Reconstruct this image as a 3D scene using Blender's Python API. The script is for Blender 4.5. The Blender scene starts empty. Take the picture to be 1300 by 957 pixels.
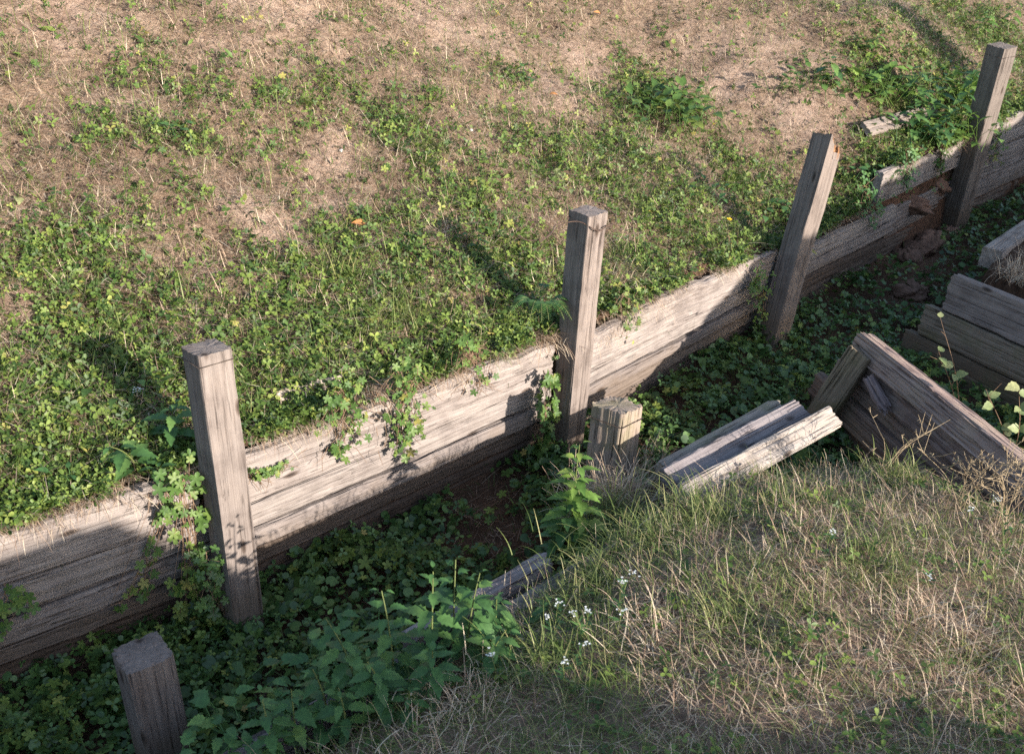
import bpy, math, random
import numpy as np
from mathutils import Vector, Matrix

R = math.radians
rng = np.random.default_rng(11)
random.seed(11)
scene = bpy.context.scene
COL = scene.collection

# ------------------------------------------------------------------ camera
FPX, CX, CY = 1264.0, 650.0, 478.5          # focal length and centre, in pixels of the 1300 x 957 photograph
EYE = np.array([0.0, 0.0, 2.40])            # eye height above the trench floor
TH, ROLL = R(28.6), R(2.7)
FW = np.array([0, math.cos(TH), -math.sin(TH)])
_rt = np.array([1.0, 0, 0]); _up = np.cross(_rt, FW)
c_, s_ = math.cos(ROLL), math.sin(ROLL)
RT = c_ * _rt + s_ * _up
UP = -s_ * _rt + c_ * _up


def project(P):
    d = np.atleast_2d(P) - EYE
    z = d @ FW
    z = np.where(z < 1e-3, 1e-3, z)
    return np.stack([CX + FPX * (d @ RT) / z, CY - FPX * (d @ UP) / z], 1), d @ FW


if project(np.array([[0, 1e-4, -1000.0]]))[0][0, 0] > 650:
    RT = c_ * _rt - s_ * _up
    UP = s_ * _rt + c_ * _up


def ray(x, y):
    return FW * FPX + RT * (x - CX) + UP * (CY - y)


def at(x, y, z):
    """Real point at height z that the photograph shows at pixel x, y."""
    r = ray(x, y)
    return EYE + r * ((z - EYE[2]) / r[2])


def onplane(x, y, P, n):
    r = ray(x, y)
    t = ((np.array(P) - EYE[:2]) @ np.array(n)) / (r[:2] @ np.array(n))
    return EYE + t * r


cam = bpy.data.cameras.new("camera")
co = bpy.data.objects.new("camera", cam)
COL.objects.link(co)
M = Matrix(((RT[0], UP[0], -FW[0], EYE[0]), (RT[1], UP[1], -FW[1], EYE[1]), (RT[2], UP[2], -FW[2], EYE[2]), (0, 0, 0, 1)))
co.matrix_world = M
cam.sensor_fit = 'HORIZONTAL'
cam.sensor_width = 36.0
cam.lens = 36.0 * FPX / 1300.0
cam.clip_start = 0.05
cam.clip_end = 1000
cam.dof.use_dof = True
cam.dof.focus_distance = 4.3
cam.dof.aperture_fstop = 7.0
scene.camera = co

# ------------------------------------------------------------------ light
SUN_EL, SUN_AZ = R(17.8), R(128)
w = bpy.data.worlds.new("World")
scene.world = w
w.use_nodes = True
nt = w.node_tree
bg = nt.nodes['Background']
sky = nt.nodes.new('ShaderNodeTexSky')
sky.sky_type = 'NISHITA'
sky.sun_disc = False
sky.sun_elevation = SUN_EL
sky.sun_rotation = SUN_AZ
nt.links.new(sky.outputs[0], bg.inputs[0])
bg.inputs[1].default_value = 0.15
sl = bpy.data.lights.new("sun", 'SUN')
sl.energy = 4.9
sl.angle = R(0.55)
sl.color = (1.0, 0.93, 0.84)
so = bpy.data.objects.new("sun", sl)
COL.objects.link(so)
S = Vector((math.sin(SUN_AZ) * math.cos(SUN_EL), math.cos(SUN_AZ) * math.cos(SUN_EL), math.sin(SUN_EL)))
so.rotation_euler = S.to_track_quat('Z', 'Y').to_euler()
so.location = S * 30
scene.view_settings.view_transform = 'Standard'
scene.view_settings.look = 'None'
scene.view_settings.exposure = 1.3
scene.view_settings.gamma = 1.0
scene.view_settings.use_curve_mapping = False
scene.cycles.max_bounces = 5
scene.cycles.diffuse_bounces = 3
scene.cycles.transparent_max_bounces = 4
scene.cycles.use_denoising = False
scene.cycles.use_adaptive_sampling = False
scene.cycles.sample_clamp_indirect = 2.5

# ------------------------------------------------------------------ noise
_perm = rng.permutation(4096).astype(np.int64)
_grad = np.stack([np.cos(np.linspace(0, 2 * np.pi, 64, False)), np.sin(np.linspace(0, 2 * np.pi, 64, False))], 1)


def perlin(x, y, seed=0):
    x = np.asarray(x, float) + seed * 17.31
    y = np.asarray(y, float) + seed * 9.77
    xi = np.floor(x).astype(np.int64); yi = np.floor(y).astype(np.int64)
    fx = x - xi; fy = y - yi
    u = fx * fx * fx * (fx * (fx * 6 - 15) + 10); v = fy * fy * fy * (fy * (fy * 6 - 15) + 10)

    def g(ix, iy, dx, dy):
        h = _perm[(_perm[ix & 4095] + iy) & 4095] & 63
        gr = _grad[h]
        return gr[..., 0] * dx + gr[..., 1] * dy
    a = g(xi, yi, fx, fy); b = g(xi + 1, yi, fx - 1, fy)
    c = g(xi, yi + 1, fx, fy - 1); d = g(xi + 1, yi + 1, fx - 1, fy - 1)
    return (a + u * (b - a)) * (1 - v) + (c + u * (d - c)) * v


def fbm(x, y, seed=0, octv=3):
    s = 0; a = 1.0
    for k in range(octv):
        s = s + a * perlin(x * 2 ** k, y * 2 ** k, seed + k)
        a *= 0.5
    return s


def sstep(a, b, x):
    t = np.clip((x - a) / (b - a), 0, 1)
    return t * t * (3 - 2 * t)


# ------------------------------------------------------------------ terrain
WALL = np.array([(-9, -3.65), (-2.6, 1.41), (-1.56, 2.25), (-.89, 2.79), (.13, 3.77), (1.38, 5.18), (2.4, 6.3), (4.15, 8.1), (9, 12.9), (60, 63)])


def wall_dist(x, y):
    """signed distance to the far wall line (positive behind it) and the x of the nearest point"""
    best = np.full(np.shape(x), 1e9); sx = np.zeros(np.shape(x))
    for a, b in zip(WALL[:-1], WALL[1:]):
        ab = b - a
        t = np.clip(((x - a[0]) * ab[0] + (y - a[1]) * ab[1]) / (ab @ ab), 0, 1)
        qx = a[0] + t * ab[0]; qy = a[1] + t * ab[1]
        d = np.hypot(x - qx, y - qy)
        s = np.sign(ab[0] * (y - qy) - ab[1] * (x - qx))
        m = d < np.abs(best)
        best = np.where(m, s * d, best); sx = np.where(m, qx, sx)
    return best, sx


def poly_dist(x, y, P):
    """signed distance to a closed polygon, positive inside"""
    P = np.array(P); best = np.full(np.shape(x), 1e9); ins = np.zeros(np.shape(x), bool)
    for a, b in zip(P, np.roll(P, -1, 0)):
        ab = b - a
        t = np.clip(((x - a[0]) * ab[0] + (y - a[1]) * ab[1]) / (ab @ ab), 0, 1)
        best = np.minimum(best, np.hypot(x - a[0] - t * ab[0], y - a[1] - t * ab[1]))
        cond = (a[1] > y) != (b[1] > y)
        with np.errstate(divide='ignore', invalid='ignore'):
            xx = a[0] + (y - a[1]) / (b[1] - a[1]) * ab[0]
        ins ^= cond & (x < xx)
    return np.where(ins, best, -best)


NEAR = [(-9, -6.2), (-2.4, -.25), (-1.2, .92), (-.45, 1.70), (-.08, 2.10), (.22, 2.38), (.52, 2.68), (.85, 2.96), (1.2, 3.14),
        (1.42, 3.06), (1.80, 2.62), (2.35, 1.75), (3.6, -.4), (8, -8), (60, -60), (-60, -60)]
SIDE = [(2.40, 4.92), (3.7, 3.15), (6, .0), (60, -50), (60, 62), (9, 11.75), (5.3, 8.05), (2.72, 5.36)]
ZT_X = [-9, -.95, -.9, .1, .3, 1.35, 1.5, 2.05, 2.3, 3.2, 3.4, 60]
ZT_Z = [.585, .585, .60, .57, .55, .475, .42, .47, .66, .69, .71, .76]


HUMP = at(1185, 45, 1.25)
SHADE_RIDGE_V = [-3, 0, 1.0, 1.22, 1.42, 1.60, 1.95, 2.6, 2.9, 3.12, 3.3, 3.75, 4.1, 4.6, 5.2, 6, 8, 12]
SHADE_RIDGE_Z = [.45, .45, .46, .44, .18, -.05, -.10, -.10, .08, .26, -.15, -.15, .2, .40, .42, .42, .40, .4]


def height(x, y, noise=True):
    x = np.asarray(x, float); y = np.asarray(y, float)
    d, sx = wall_dist(x, y)
    zt = np.interp(sx, ZT_X, ZT_Z) + 0.008 + .02 * perlin(x * 6, y * 6, 77)
    dd = np.maximum(d - 0.02, 0)
    rise = 0.42 * np.minimum(dd, 2.6) + 0.22 * np.clip(dd - 2.6, 0, 2.2) + 0.03 * np.clip(dd - 4.8, 0, 10)
    rise = rise + sstep(.15, 1.1, d) * .34 * np.exp(-((x - HUMP[0]) ** 2 + (y - HUMP[1]) ** 2) / .95 ** 2)
    far = sstep(-.03, .006, d) * (zt + rise)
    dn = poly_dist(x, y, NEAR)
    lip = np.interp(x, [-2, -.4, .2, .6, 1.2, 1.5, 2], [.38, .40, .47, .48, .37, .46, .54])
    near = sstep(-.14, .05, dn) * (lip + (.665 - lip) * (1 - np.exp(-np.maximum(dn, 0) / .55)))
    ds = poly_dist(x, y, SIDE)
    side = sstep(-.01, .06, ds) * (.50 + .12 * (1 - np.exp(-np.maximum(ds, 0) / .8)))
    # unseen bank added right of and behind camera, shaped to shade trench and foreground
    u = .788 * x - .616 * y; v = .616 * x + .788 * y
    zsh = np.interp(v, SHADE_RIDGE_V, SHADE_RIDGE_Z)
    crest = zsh + .3346 * 5.3
    shade_mound = sstep(1.2, 3.0, u) * sstep(9.0, 4.2, u) * sstep(-9, -5, v) * sstep(16, 11, v) * (crest + .10 * fbm(v * 2.4, v * 0 + 3.3, 33, 4) - .62)
    near = near + shade_mound * (dn > 0); side = side + shade_mound * (ds > 0) * (dn <= 0)
    z = np.maximum(np.maximum(far, near), side)
    if noise:
        a = 0.35 + 0.65 * sstep(.05, .35, z)
        z = z + a * (0.045 * fbm(x * 1.3, y * 1.3, 1, 2) + 0.018 * fbm(x * 5, y * 5, 4, 2) + 0.008 * fbm(x * 17, y * 17, 7, 2))
    return z


def ground_hit(px, py):
    r = ray(px, py); r = r / np.linalg.norm(r)
    t = np.arange(1.2, 16, .01)
    P = EYE + t[:, None] * r
    h = height(P[:, 0], P[:, 1], False)
    k = np.argmax(P[:, 2] < h)
    return P[k], t[k]


def blobs(lst):
    out = []
    for (px, py, rad, wgt) in lst:
        p, t = ground_hit(px, py)
        out.append((p[0], p[1], rad * t / FPX, wgt))
    return out


BARE = blobs([(340, 283, 42, 1), (300, 270, 35, .8), (420, 205, 42, 1), (405, 255, 40, .9), (255, 330, 45, .7), (700, 112, 45, 1), (745, 82, 50, .8),
              (930, 92, 55, 1), (985, 60, 45, .7), (560, 25, 70, .9), (330, 20, 90, .9), (90, 10, 80, .9), (1010, 140, 60, .9), (650, 60, 40, .6),
              (15, 395, 30, .9), (500, 70, 40, .6), (860, 60, 50, .6), (800, 60, 40, .6), (1050, 110, 45, .8), (980, 185, 30, .6), (120, 130, 45, .5), (20, 270, 30, .5)])
GREEN = blobs([(830, 115, 45, 1), (180, 85, 45, .5), (430, 110, 45, .6), (220, 180, 60, .65), (520, 165, 60, .7), (560, 200, 60, .7), (665, 100, 30, .8),
               (600, 250, 80, .8), (790, 215, 90, .8), (700, 200, 70, .8), (870, 165, 60, .8), (960, 240, 70, .9), (440, 340, 70, .9), (400, 410, 110, 1),
               (100, 420, 130, .9), (60, 520, 120, 1), (200, 500, 100, 1), (540, 330, 90, .9), (640, 350, 80, 1), (1115, 85, 60, .9), (1200, 120, 80, 1), (1260, 50, 70, 1),
               (60, 330, 70, .6), (160, 340, 60, .5), (130, 170, 40, .6), (860, 270, 80, .9), (310, 480, 80, 1), (760, 130, 50, .5), (240, 120, 60, .35), (380, 150, 70, .45)])


def mask(x, y, lst):
    m = np.zeros(np.shape(x))
    for (bx, by, r, wgt) in lst:
        q = np.hypot(x - bx, (y - by) * .8) / r
        m = np.maximum(m, wgt * np.exp(-(q ** 2) * .9))
    return m


def far_masks(x, y):
    d, sx = wall_dist(x, y)
    bare = mask(x, y, BARE); green = mask(x, y, GREEN)
    green = np.maximum(green, .95 * np.exp(-(np.maximum(d, 0) / .33) ** 2))
    n = fbm(x * 3.1, y * 3.1, 21, 3)
    n2 = fbm(x * 7.0, y * 7.0, 25, 2)
    n3 = fbm(x * 15, y * 15, 29, 2)
    green = np.clip(green * .92 + .42 * n + .4 * n2 + .35 * n3, 0, 1)
    bare = np.clip(bare * .95 - .2 + .5 * n2 - .35 * n + .45 * fbm(x * 17, y * 17, 33, 2), 0, 1)
    return d, bare, green


def axis(lo, hi, step, lim):
    a = list(np.arange(lo, hi, step)); k = step; v = hi
    while v < lim:
        a.append(v); k *= 1.28; v += k
    a.append(lim); k = step; v = lo - k; pre = []
    while v > -lim:
        pre.append(v); k *= 1.28; v -= k
    pre.append(-lim)
    return np.array(pre[::-1] + a)


# ------------------------------------------------------------------ materials
def nodes(name):
    m = bpy.data.materials.new(name)
    m.use_nodes = True
    return m, m.node_tree.nodes, m.node_tree.links


def ramp(ns, stops):
    r = ns.new('ShaderNodeValToRGB')
    e = r.color_ramp.elements
    while len(e) < len(stops):
        e.new(.5)
    for i, (p, c) in enumerate(stops):
        e[i].position = p
        e[i].color = (*c, 1) if len(c) == 3 else c
    return r


def mix(ns, ls, fac, a, b, mode='MIX'):
    n = ns.new('ShaderNodeMix'); n.data_type = 'RGBA'; n.blend_type = mode
    for sock, v in ((n.inputs[0], fac), (n.inputs[6], a), (n.inputs[7], b)):
        if isinstance(v, (int, float)):
            sock.default_value = v
        elif isinstance(v, tuple):
            sock.default_value = (*v, 1)
        else:
            ls.new(v, sock)
    return n.outputs[2]


def noise(ns, ls, vec, scale, detail=4, rough=.6, dist=0):
    n = ns.new('ShaderNodeTexNoise')
    n.inputs['Scale'].default_value = scale
    n.inputs['Detail'].default_value = detail
    n.inputs['Roughness'].default_value = rough
    n.inputs['Distortion'].default_value = dist
    if vec is not None:
        ls.new(vec, n.inputs['Vector'])
    return n.outputs['Fac']


def leaf_mat(name, stops, rough=.55, trans=.3, spec=.3, attr='rnd'):
    m, ns, ls = nodes(name)
    b = ns['Principled BSDF']
    a = ns.new('ShaderNodeAttribute'); a.attribute_name = attr
    r = ramp(ns, stops)
    ls.new(a.outputs['Fac'], r.inputs[0])
    g = ns.new('ShaderNodeTexCoord')
    n = noise(ns, ls, g.outputs['Object'], 60, 2)
    rr = ramp(ns, [(.3, (.75, .75, .75)), (.7, (1.2, 1.2, 1.2))])
    ls.new(n, rr.inputs[0])
    c = mix(ns, ls, 1.0, r.outputs[0], rr.outputs[0], 'MULTIPLY')
    ls.new(c, b.inputs['Base Color'])
    b.inputs['Roughness'].default_value = rough
    b.inputs['Specular IOR Level'].default_value = spec
    t = ns.new('ShaderNodeBsdfTranslucent')
    ls.new(c, t.inputs['Color'])
    x = ns.new('ShaderNodeMixShader')
    x.inputs[0].default_value = trans
    ls.new(b.outputs[0], x.inputs[1]); ls.new(t.outputs[0], x.inputs[2])
    ls.new(x.outputs[0], ns['Material Output'].inputs['Surface'])
    return m


MAT = {}
MAT['straw'] = leaf_mat('dry_straw', [(0, (.12, .072, .047)), (.3, (.30, .20, .14)), (.65, (.50, .37, .26)), (1, (.68, .56, .41))], .7, .2, .2)
MAT['green_blade'] = leaf_mat('green_grass', [(0, (.06, .09, .025)), (.45, (.12, .165, .04)), (.8, (.21, .24, .075)), (1, (.42, .38, .17))], .5, .3)
MAT['cover'] = leaf_mat('clover_leaf', [(0, (.028, .06, .018)), (.4, (.085, .142, .03)), (.78, (.18, .24, .05)), (.94, (.28, .31, .075)), (1, (.40, .28, .09))], .5, .3)
MAT['ivy'] = leaf_mat('ground_ivy_leaf', [(0, (.03, .065, .02)), (.5, (.07, .135, .035)), (.85, (.125, .205, .05)), (.97, (.21, .27, .07)), (1, (.25, .17, .06))], .42, .25, .45)
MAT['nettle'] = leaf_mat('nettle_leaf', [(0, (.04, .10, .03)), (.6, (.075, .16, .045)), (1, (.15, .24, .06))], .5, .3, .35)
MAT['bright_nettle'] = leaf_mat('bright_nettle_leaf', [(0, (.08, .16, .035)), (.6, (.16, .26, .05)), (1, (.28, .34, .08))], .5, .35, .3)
MAT['vine'] = leaf_mat('creeper_leaf', [(0, (.05, .10, .025)), (.55, (.09, .16, .035)), (.85, (.17, .22, .05)), (1, (.30, .22, .07))], .5, .3)
MAT['stem'] = leaf_mat('green_stem', [(0, (.10, .13, .04)), (1, (.16, .17, .06))], .6, .05)
MAT['dry_stem'] = leaf_mat('dry_stem', [(0, (.26, .19, .11)), (1, (.40, .31, .2))], .7, .05)
MAT['twig'] = leaf_mat('brown_twig', [(0, (.16, .10, .06)), (1, (.22, .14, .09))], .7, .0)
MAT['pale_leaf'] = leaf_mat('pale_leaf', [(0, (.14, .20, .07)), (.5, (.30, .34, .15)), (1, (.42, .42, .2))], .5, .35)
MAT['red_leaf'] = leaf_mat('red_leaf', [(0, (.35, .10, .05)), (1, (.5, .17, .08))], .5, .3)
MAT['dead_leaf'] = leaf_mat('dead_leaf', [(0, (.42, .17, .06)), (1, (.55, .27, .10))], .6, .2)
MAT['white_petal'] = leaf_mat('white_petal', [(0, (.62, .62, .58)), (1, (.74, .74, .71))], .6, .2)
MAT['yellow_petal'] = leaf_mat('yellow_petal', [(0, (.75, .55, .03)), (1, (.8, .62, .05))], .6, .2)


def ground_mat():
    m, ns, ls = nodes('trench_soil')
    b = ns['Principled BSDF']
    g = ns.new('ShaderNodeNewGeometry')
    P = g.outputs['Position']
    n1 = noise(ns, ls, P, 3.0, 5); n2 = noise(ns, ls, P, 26, 6, .7); n3 = noise(ns, ls, P, 140, 4, .7)
    duff = ramp(ns, [(.25, (.085, .055, .037)), (.5, (.215, .148, .10)), (.75, (.38, .275, .195))]); ls.new(n2, duff.inputs[0])
    soil = ramp(ns, [(.25, (.20, .13, .095)), (.5, (.345, .245, .185)), (.8, (.48, .365, .285))]); ls.new(n2, soil.inputs[0])
    dark = ramp(ns, [(.25, (.045, .026, .017)), (.55, (.10, .058, .038)), (.8, (.16, .10, .065))]); ls.new(n2, dark.inputs[0])
    clay = ramp(ns, [(.25, (.085, .045, .03)), (.7, (.19, .105, .07))]); ls.new(n2, clay.inputs[0])

    def att(nm):
        a = ns.new('ShaderNodeAttribute'); a.attribute_name = nm
        return a.outputs['Fac']
    c = mix(ns, ls, att('bare'), duff.outputs[0], soil.outputs[0])
    c = mix(ns, ls, att('damp'), c, dark.outputs[0])
    c = mix(ns, ls, att('clay'), c, clay.outputs[0])
    sp = ramp(ns, [(.3, (.7, .7, .7)), (.65, (1.2, 1.2, 1.2))]); ls.new(n3, sp.inputs[0])
    c = mix(ns, ls, .8, c, sp.outputs[0], 'MULTIPLY')
    ls.new(c, b.inputs['Base Color'])
    b.inputs['Roughness'].default_value = .95
    b.inputs['Specular IOR Level'].default_value = .1
    ad = ns.new('ShaderNodeMath'); ad.operation = 'MULTIPLY_ADD'
    ls.new(n3, ad.inputs[0]); ad.inputs[1].default_value = .35; ls.new(n2, ad.inputs[2])
    bp = ns.new('ShaderNodeBump'); bp.inputs['Strength'].default_value = 1.0; bp.inputs['Distance'].default_value = .022
    ls.new(ad.outputs[0], bp.inputs['Height']); ls.new(bp.outputs[0], b.inputs['Normal'])
    return m


def wood_mat(name, lightc, midc, darkc, moss=0.0, contrast=1.0):
    m, ns, ls = nodes(name)
    b = ns['Principled BSDF']
    tc = ns.new('ShaderNodeTexCoord'); oi = ns.new('ShaderNodeObjectInfo')
    off = ns.new('ShaderNodeVectorMath'); off.operation = 'MULTIPLY_ADD'
    cv = ns.new('ShaderNodeCombineXYZ')
    for i in range(3):
        ls.new(oi.outputs['Random'], cv.inputs[i])
    ls.new(cv.outputs[0], off.inputs[0]); off.inputs[1].default_value = (37, 11, 23); ls.new(tc.outputs['Object'], off.inputs[2])
    P = off.outputs[0]

    def stretched(sx, syz):
        mp = ns.new('ShaderNodeVectorMath'); mp.operation = 'MULTIPLY'
        mp.inputs[1].default_value = (sx, syz, syz)
        ls.new(P, mp.inputs[0])
        return mp.outputs[0]
    warp = noise(ns, ls, stretched(2.0, 6), 1.0, 2)
    fine = noise(ns, ls, stretched(6.0, 250), 1.0, 5, .7, .2)
    ring = noise(ns, ls, stretched(1.2, 42), 1.0, 5, .65, .5)
    crk = noise(ns, ls, stretched(.9, 36), 1.0, 3, .5, .25)
    blotch = noise(ns, ls, P, 7.0, 5, .65)
    spots = noise(ns, ls, P, 55.0, 3, .6)
    base = ramp(ns, [(.30, darkc), (.47, midc), (.70, lightc)])
    s = ns.new('ShaderNodeMath'); s.operation = 'MULTIPLY_ADD'; ls.new(fine, s.inputs[0]); s.inputs[1].default_value = .55
    h = ns.new('ShaderNodeMath'); h.operation = 'MULTIPLY_ADD'; ls.new(ring, h.inputs[0]); h.inputs[1].default_value = .45; h.inputs[2].default_value = 0
    ls.new(h.outputs[0], s.inputs[2]); ls.new(s.outputs[0], base.inputs[0])
    c = base.outputs[0]
    bl = ramp(ns, [(.28, (.58, .55, .54)), (.52, (1.0, .99, .98)), (.8, (1.2, 1.17, 1.13))]); ls.new(blotch, bl.inputs[0])
    c = mix(ns, ls, .85, c, bl.outputs[0], 'MULTIPLY')
    cr = ramp(ns, [(.484, (1, 1, 1)), (.490, (.12, .10, .09)), (.495, (.12, .10, .09)), (.501, (1, 1, 1))]); ls.new(crk, cr.inputs[0])
    c = mix(ns, ls, min(1, .75 * contrast), c, cr.outputs[0], 'MULTIPLY')
    vo = ns.new('ShaderNodeTexVoronoi'); vo.inputs['Scale'].default_value = 1.0
    ls.new(stretched(3.2, 9.0), vo.inputs['Vector'])
    kr = ramp(ns, [(.035, (.10, .075, .06)), (.075, (.42, .36, .32)), (.12, (1, 1, 1))]); ls.new(vo.outputs['Distance'], kr.inputs[0])
    c = mix(ns, ls, .85, c, kr.outputs[0], 'MULTIPLY')
    st = ramp(ns, [(.70, (1, 1, 1)), (.78, (.3, .26, .22))]); ls.new(spots, st.inputs[0])
    c = mix(ns, ls, .6, c, st.outputs[0], 'MULTIPLY')
    # damp earth stain on what stands near the trench floor
    g = ns.new('ShaderNodeNewGeometry'); sx = ns.new('ShaderNodeSeparateXYZ'); ls.new(g.outputs['Position'], sx.inputs[0])
    za = ns.new('ShaderNodeMath'); za.operation = 'MULTIPLY_ADD'; ls.new(blotch, za.inputs[0]); za.inputs[1].default_value = -.30; ls.new(sx.outputs[2], za.inputs[2])
    zr = ramp(ns, [(.0, (1, 1, 1)), (.10, (0, 0, 0))]); ls.new(za.outputs[0], zr.inputs[0])
    zf = ns.new('ShaderNodeMath'); zf.operation = 'MULTIPLY'; ls.new(zr.outputs[0], zf.inputs[0]); zf.inputs[1].default_value = .55
    c = mix(ns, ls, zf.outputs[0], c, (.12, .085, .055))
    if moss:
        mr = ramp(ns, [(.46, (0, 0, 0)), (.62, (1, 1, 1))]); ls.new(blotch, mr.inputs[0])
        mm = ns.new('ShaderNodeMath'); mm.operation = 'MULTIPLY'; ls.new(mr.outputs[0], mm.inputs[0]); mm.inputs[1].default_value = moss
        c = mix(ns, ls, mm.outputs[0], c, (.115, .115, .055))
    tn = ns.new('ShaderNodeAttribute'); tn.attribute_type = 'OBJECT'; tn.attribute_name = 'tone'
    c = mix(ns, ls, 1.0, c, tn.outputs['Color'], 'MULTIPLY')
    ls.new(c, b.inputs['Base Color'])
    b.inputs['Roughness'].default_value = .85
    b.inputs['Specular IOR Level'].default_value = .2
    hh = mix(ns, ls, .5, fine, cr.outputs[0], 'MULTIPLY')
    bp = ns.new('ShaderNodeBump'); bp.inputs['Strength'].default_value = .5; bp.inputs['Distance'].default_value = .007
    ls.new(hh, bp.inputs['Height']); ls.new(bp.outputs[0], b.inputs['Normal'])
    return m


MAT['wood'] = wood_mat('weathered_grey_wood', (.305, .274, .255), (.215, .188, .174), (.095, .078, .069))
MAT['post'] = wood_mat('weathered_post_wood', (.26, .226, .205), (.182, .154, .138), (.078, .062, .053), 0, .8)
MAT['mossy'] = wood_mat('mossy_wood', (.36, .31, .25), (.23, .195, .15), (.095, .08, .06), .55)
MAT['brown'] = wood_mat('dark_brown_wood', (.235, .185, .16), (.15, .112, .095), (.06, .045, .038), .15)
MAT['split'] = wood_mat('pale_split_wood', (.50, .45, .395), (.38, .33, .285), (.17, .14, .118), 0, 1.3)


def plain(name, c1, c2, scale, rough=.9, bump=.01):
    m, ns, ls = nodes(name)
    b = ns['Principled BSDF']; tc = ns.new('ShaderNodeTexCoord')
    n = noise(ns, ls, tc.outputs['Object'], scale, 5, .65)
    r = ramp(ns, [(.3, c1), (.7, c2)]); ls.new(n, r.inputs[0]); ls.new(r.outputs[0], b.inputs['Base Color'])
    b.inputs['Roughness'].default_value = rough
    bp = ns.new('ShaderNodeBump'); bp.inputs['Distance'].default_value = bump; bp.inputs['Strength'].default_value = .8
    ls.new(n, bp.inputs['Height']); ls.new(bp.outputs[0], b.inputs['Normal'])
    return m


MAT['rot'] = plain('orange_rotten_wood', (.10, .05, .025), (.42, .20, .08), 120)
MAT['clay'] = plain('red_brown_earth', (.085, .045, .03), (.22, .125, .085), 40)
MAT['rust'] = plain('rusty_wire', (.05, .032, .025), (.13, .075, .05), 300, .7)
MAT['stone'] = plain('pale_stone', (.45, .43, .40), (.62, .60, .56), 60)
MAT['ground'] = ground_mat()


# ------------------------------------------------------------------ object helpers
def fast_mesh(name, V, F, rnd=None, smooth=True):
    V = np.ascontiguousarray(V, np.float32); F = np.ascontiguousarray(F, np.int32)
    me = bpy.data.meshes.new(name)
    n, k = F.shape
    me.vertices.add(len(V)); me.vertices.foreach_set('co', V.ravel())
    me.loops.add(n * k); me.loops.foreach_set('vertex_index', F.ravel())
    me.polygons.add(n)
    me.polygons.foreach_set('loop_start', np.arange(0, n * k, k, dtype=np.int32))
    if smooth:
        me.polygons.foreach_set('use_smooth', np.ones(n, bool))
    if rnd is not None:
        a = me.attributes.new('rnd', 'FLOAT', 'POINT')
        a.data.foreach_set('value', np.ascontiguousarray(rnd, np.float32))
    me.update(calc_edges=True)
    me.validate()
    return me


def obj(name, me, mat, parent=None, loc=None, **props):
    o = bpy.data.objects.new(name, me)
    COL.objects.link(o)
    if mat:
        me.materials.append(mat)
    if parent:
        o.parent = parent
    if loc is not None:
        o.location = loc
    for k, v in props.items():
        o[k] = v
    return o


def thing(name, label, cat, loc, group=None):
    o = bpy.data.objects.new(name, None)
    COL.objects.link(o)
    o.location = Vector(loc)
    o.empty_display_size = .05
    o['label'] = label; o['category'] = cat
    if group:
        o['group'] = group
    return o


def tag(o, label, cat, group=None):
    o['label'] = label; o['category'] = cat
    if group:
        o['group'] = group
    return o


def instances(tv, tf, pos, mats, scale, rnd):
    """template verts (n,3), faces (m,k); pos (N,3); mats (N,3,3) columns are axes"""
    N, n = len(pos), len(tv)
    V = np.einsum('nij,vj->nvi', mats, tv) * scale[:, None, None] + pos[:, None, :]
    F = tf[None] + (np.arange(N) * n)[:, None, None]
    return V.reshape(-1, 3), F.reshape(-1, tf.shape[1]), np.repeat(rnd, n)


def unit(v):
    return v / (np.linalg.norm(v, axis=-1, keepdims=True) + 1e-9)


def frames(d, nrm):
    x = unit(d); y = unit(np.cross(nrm, x)); z = np.cross(x, y)
    return np.stack([x, y, z], -1)


# leaf templates: +x along the leaf, z up
def leaf_tpl(st, wid, fold=.25, droop=.25, serr=0.0):
    xs = np.linspace(0, 1, st); V = []
    for i, x in enumerate(xs):
        wv = wid * wid_prof(x)
        if serr and 0 < i < st - 1:
            wv *= 1 + serr * (1 if i % 2 else -1)
        z = -droop * x * x
        V += [(x, wv, z + fold * wv), (x, 0, z), (x, -wv, z + fold * wv)]
    F = []
    for i in range(st - 1):
        a = 3 * i
        F += [(a, a + 1, a + 4, a + 3), (a + 1, a + 2, a + 5, a + 4)]
    return np.array(V), np.array(F)


def wid_prof(x):
    return max(0.02, (math.sin(math.pi * min(1, x ** .75)) ** .9) * (1 - .25 * x))


def small_leaflet():
    V = np.array([(0, 0, 0), (.36, .25, .06), (.78, .30, .03), (1, 0, -.08), (.78, -.30, .03), (.36, -.25, .06), (.55, 0, -.03)])
    F = np.array([(0, 6, 1), (1, 6, 2), (2, 6, 3), (3, 6, 4), (4, 6, 5), (5, 6, 0)])
    return V, F


def multi(k, spread=None):
    v, f = small_leaflet(); V = []; F = []
    for i in range(k):
        a = 2 * math.pi * i / k if spread is None else spread * (i / (k - 1) - .5)
        c, s = math.cos(a), math.sin(a)
        Rm = np.array([(c, -s, 0), (s, c, 0), (0, 0, 1)])
        vv = v.copy(); vv[:, 2] += .12 * vv[:, 0]
        vv = vv * np.array([1, 1, 1])
        V.append(vv @ Rm.T); F.append(f + 7 * i)
    return np.concatenate(V), np.concatenate(F)


def round_leaf():
    V = [(0.1, 0, 0)]; n = 9
    for i in range(n):
        a = math.pi * (-.88 + 1.76 * i / (n - 1))
        r = .52 + .05 * math.cos(9 * a)
        V.append((.5 + r * math.cos(a), r * math.sin(a), .06 * abs(math.sin(a)) - .05))
    V = np.array(V); V[0] = (.18, 0, -.03)
    F = [(0, i, i + 1) for i in range(1, n)]
    return V, np.array(F)


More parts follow.
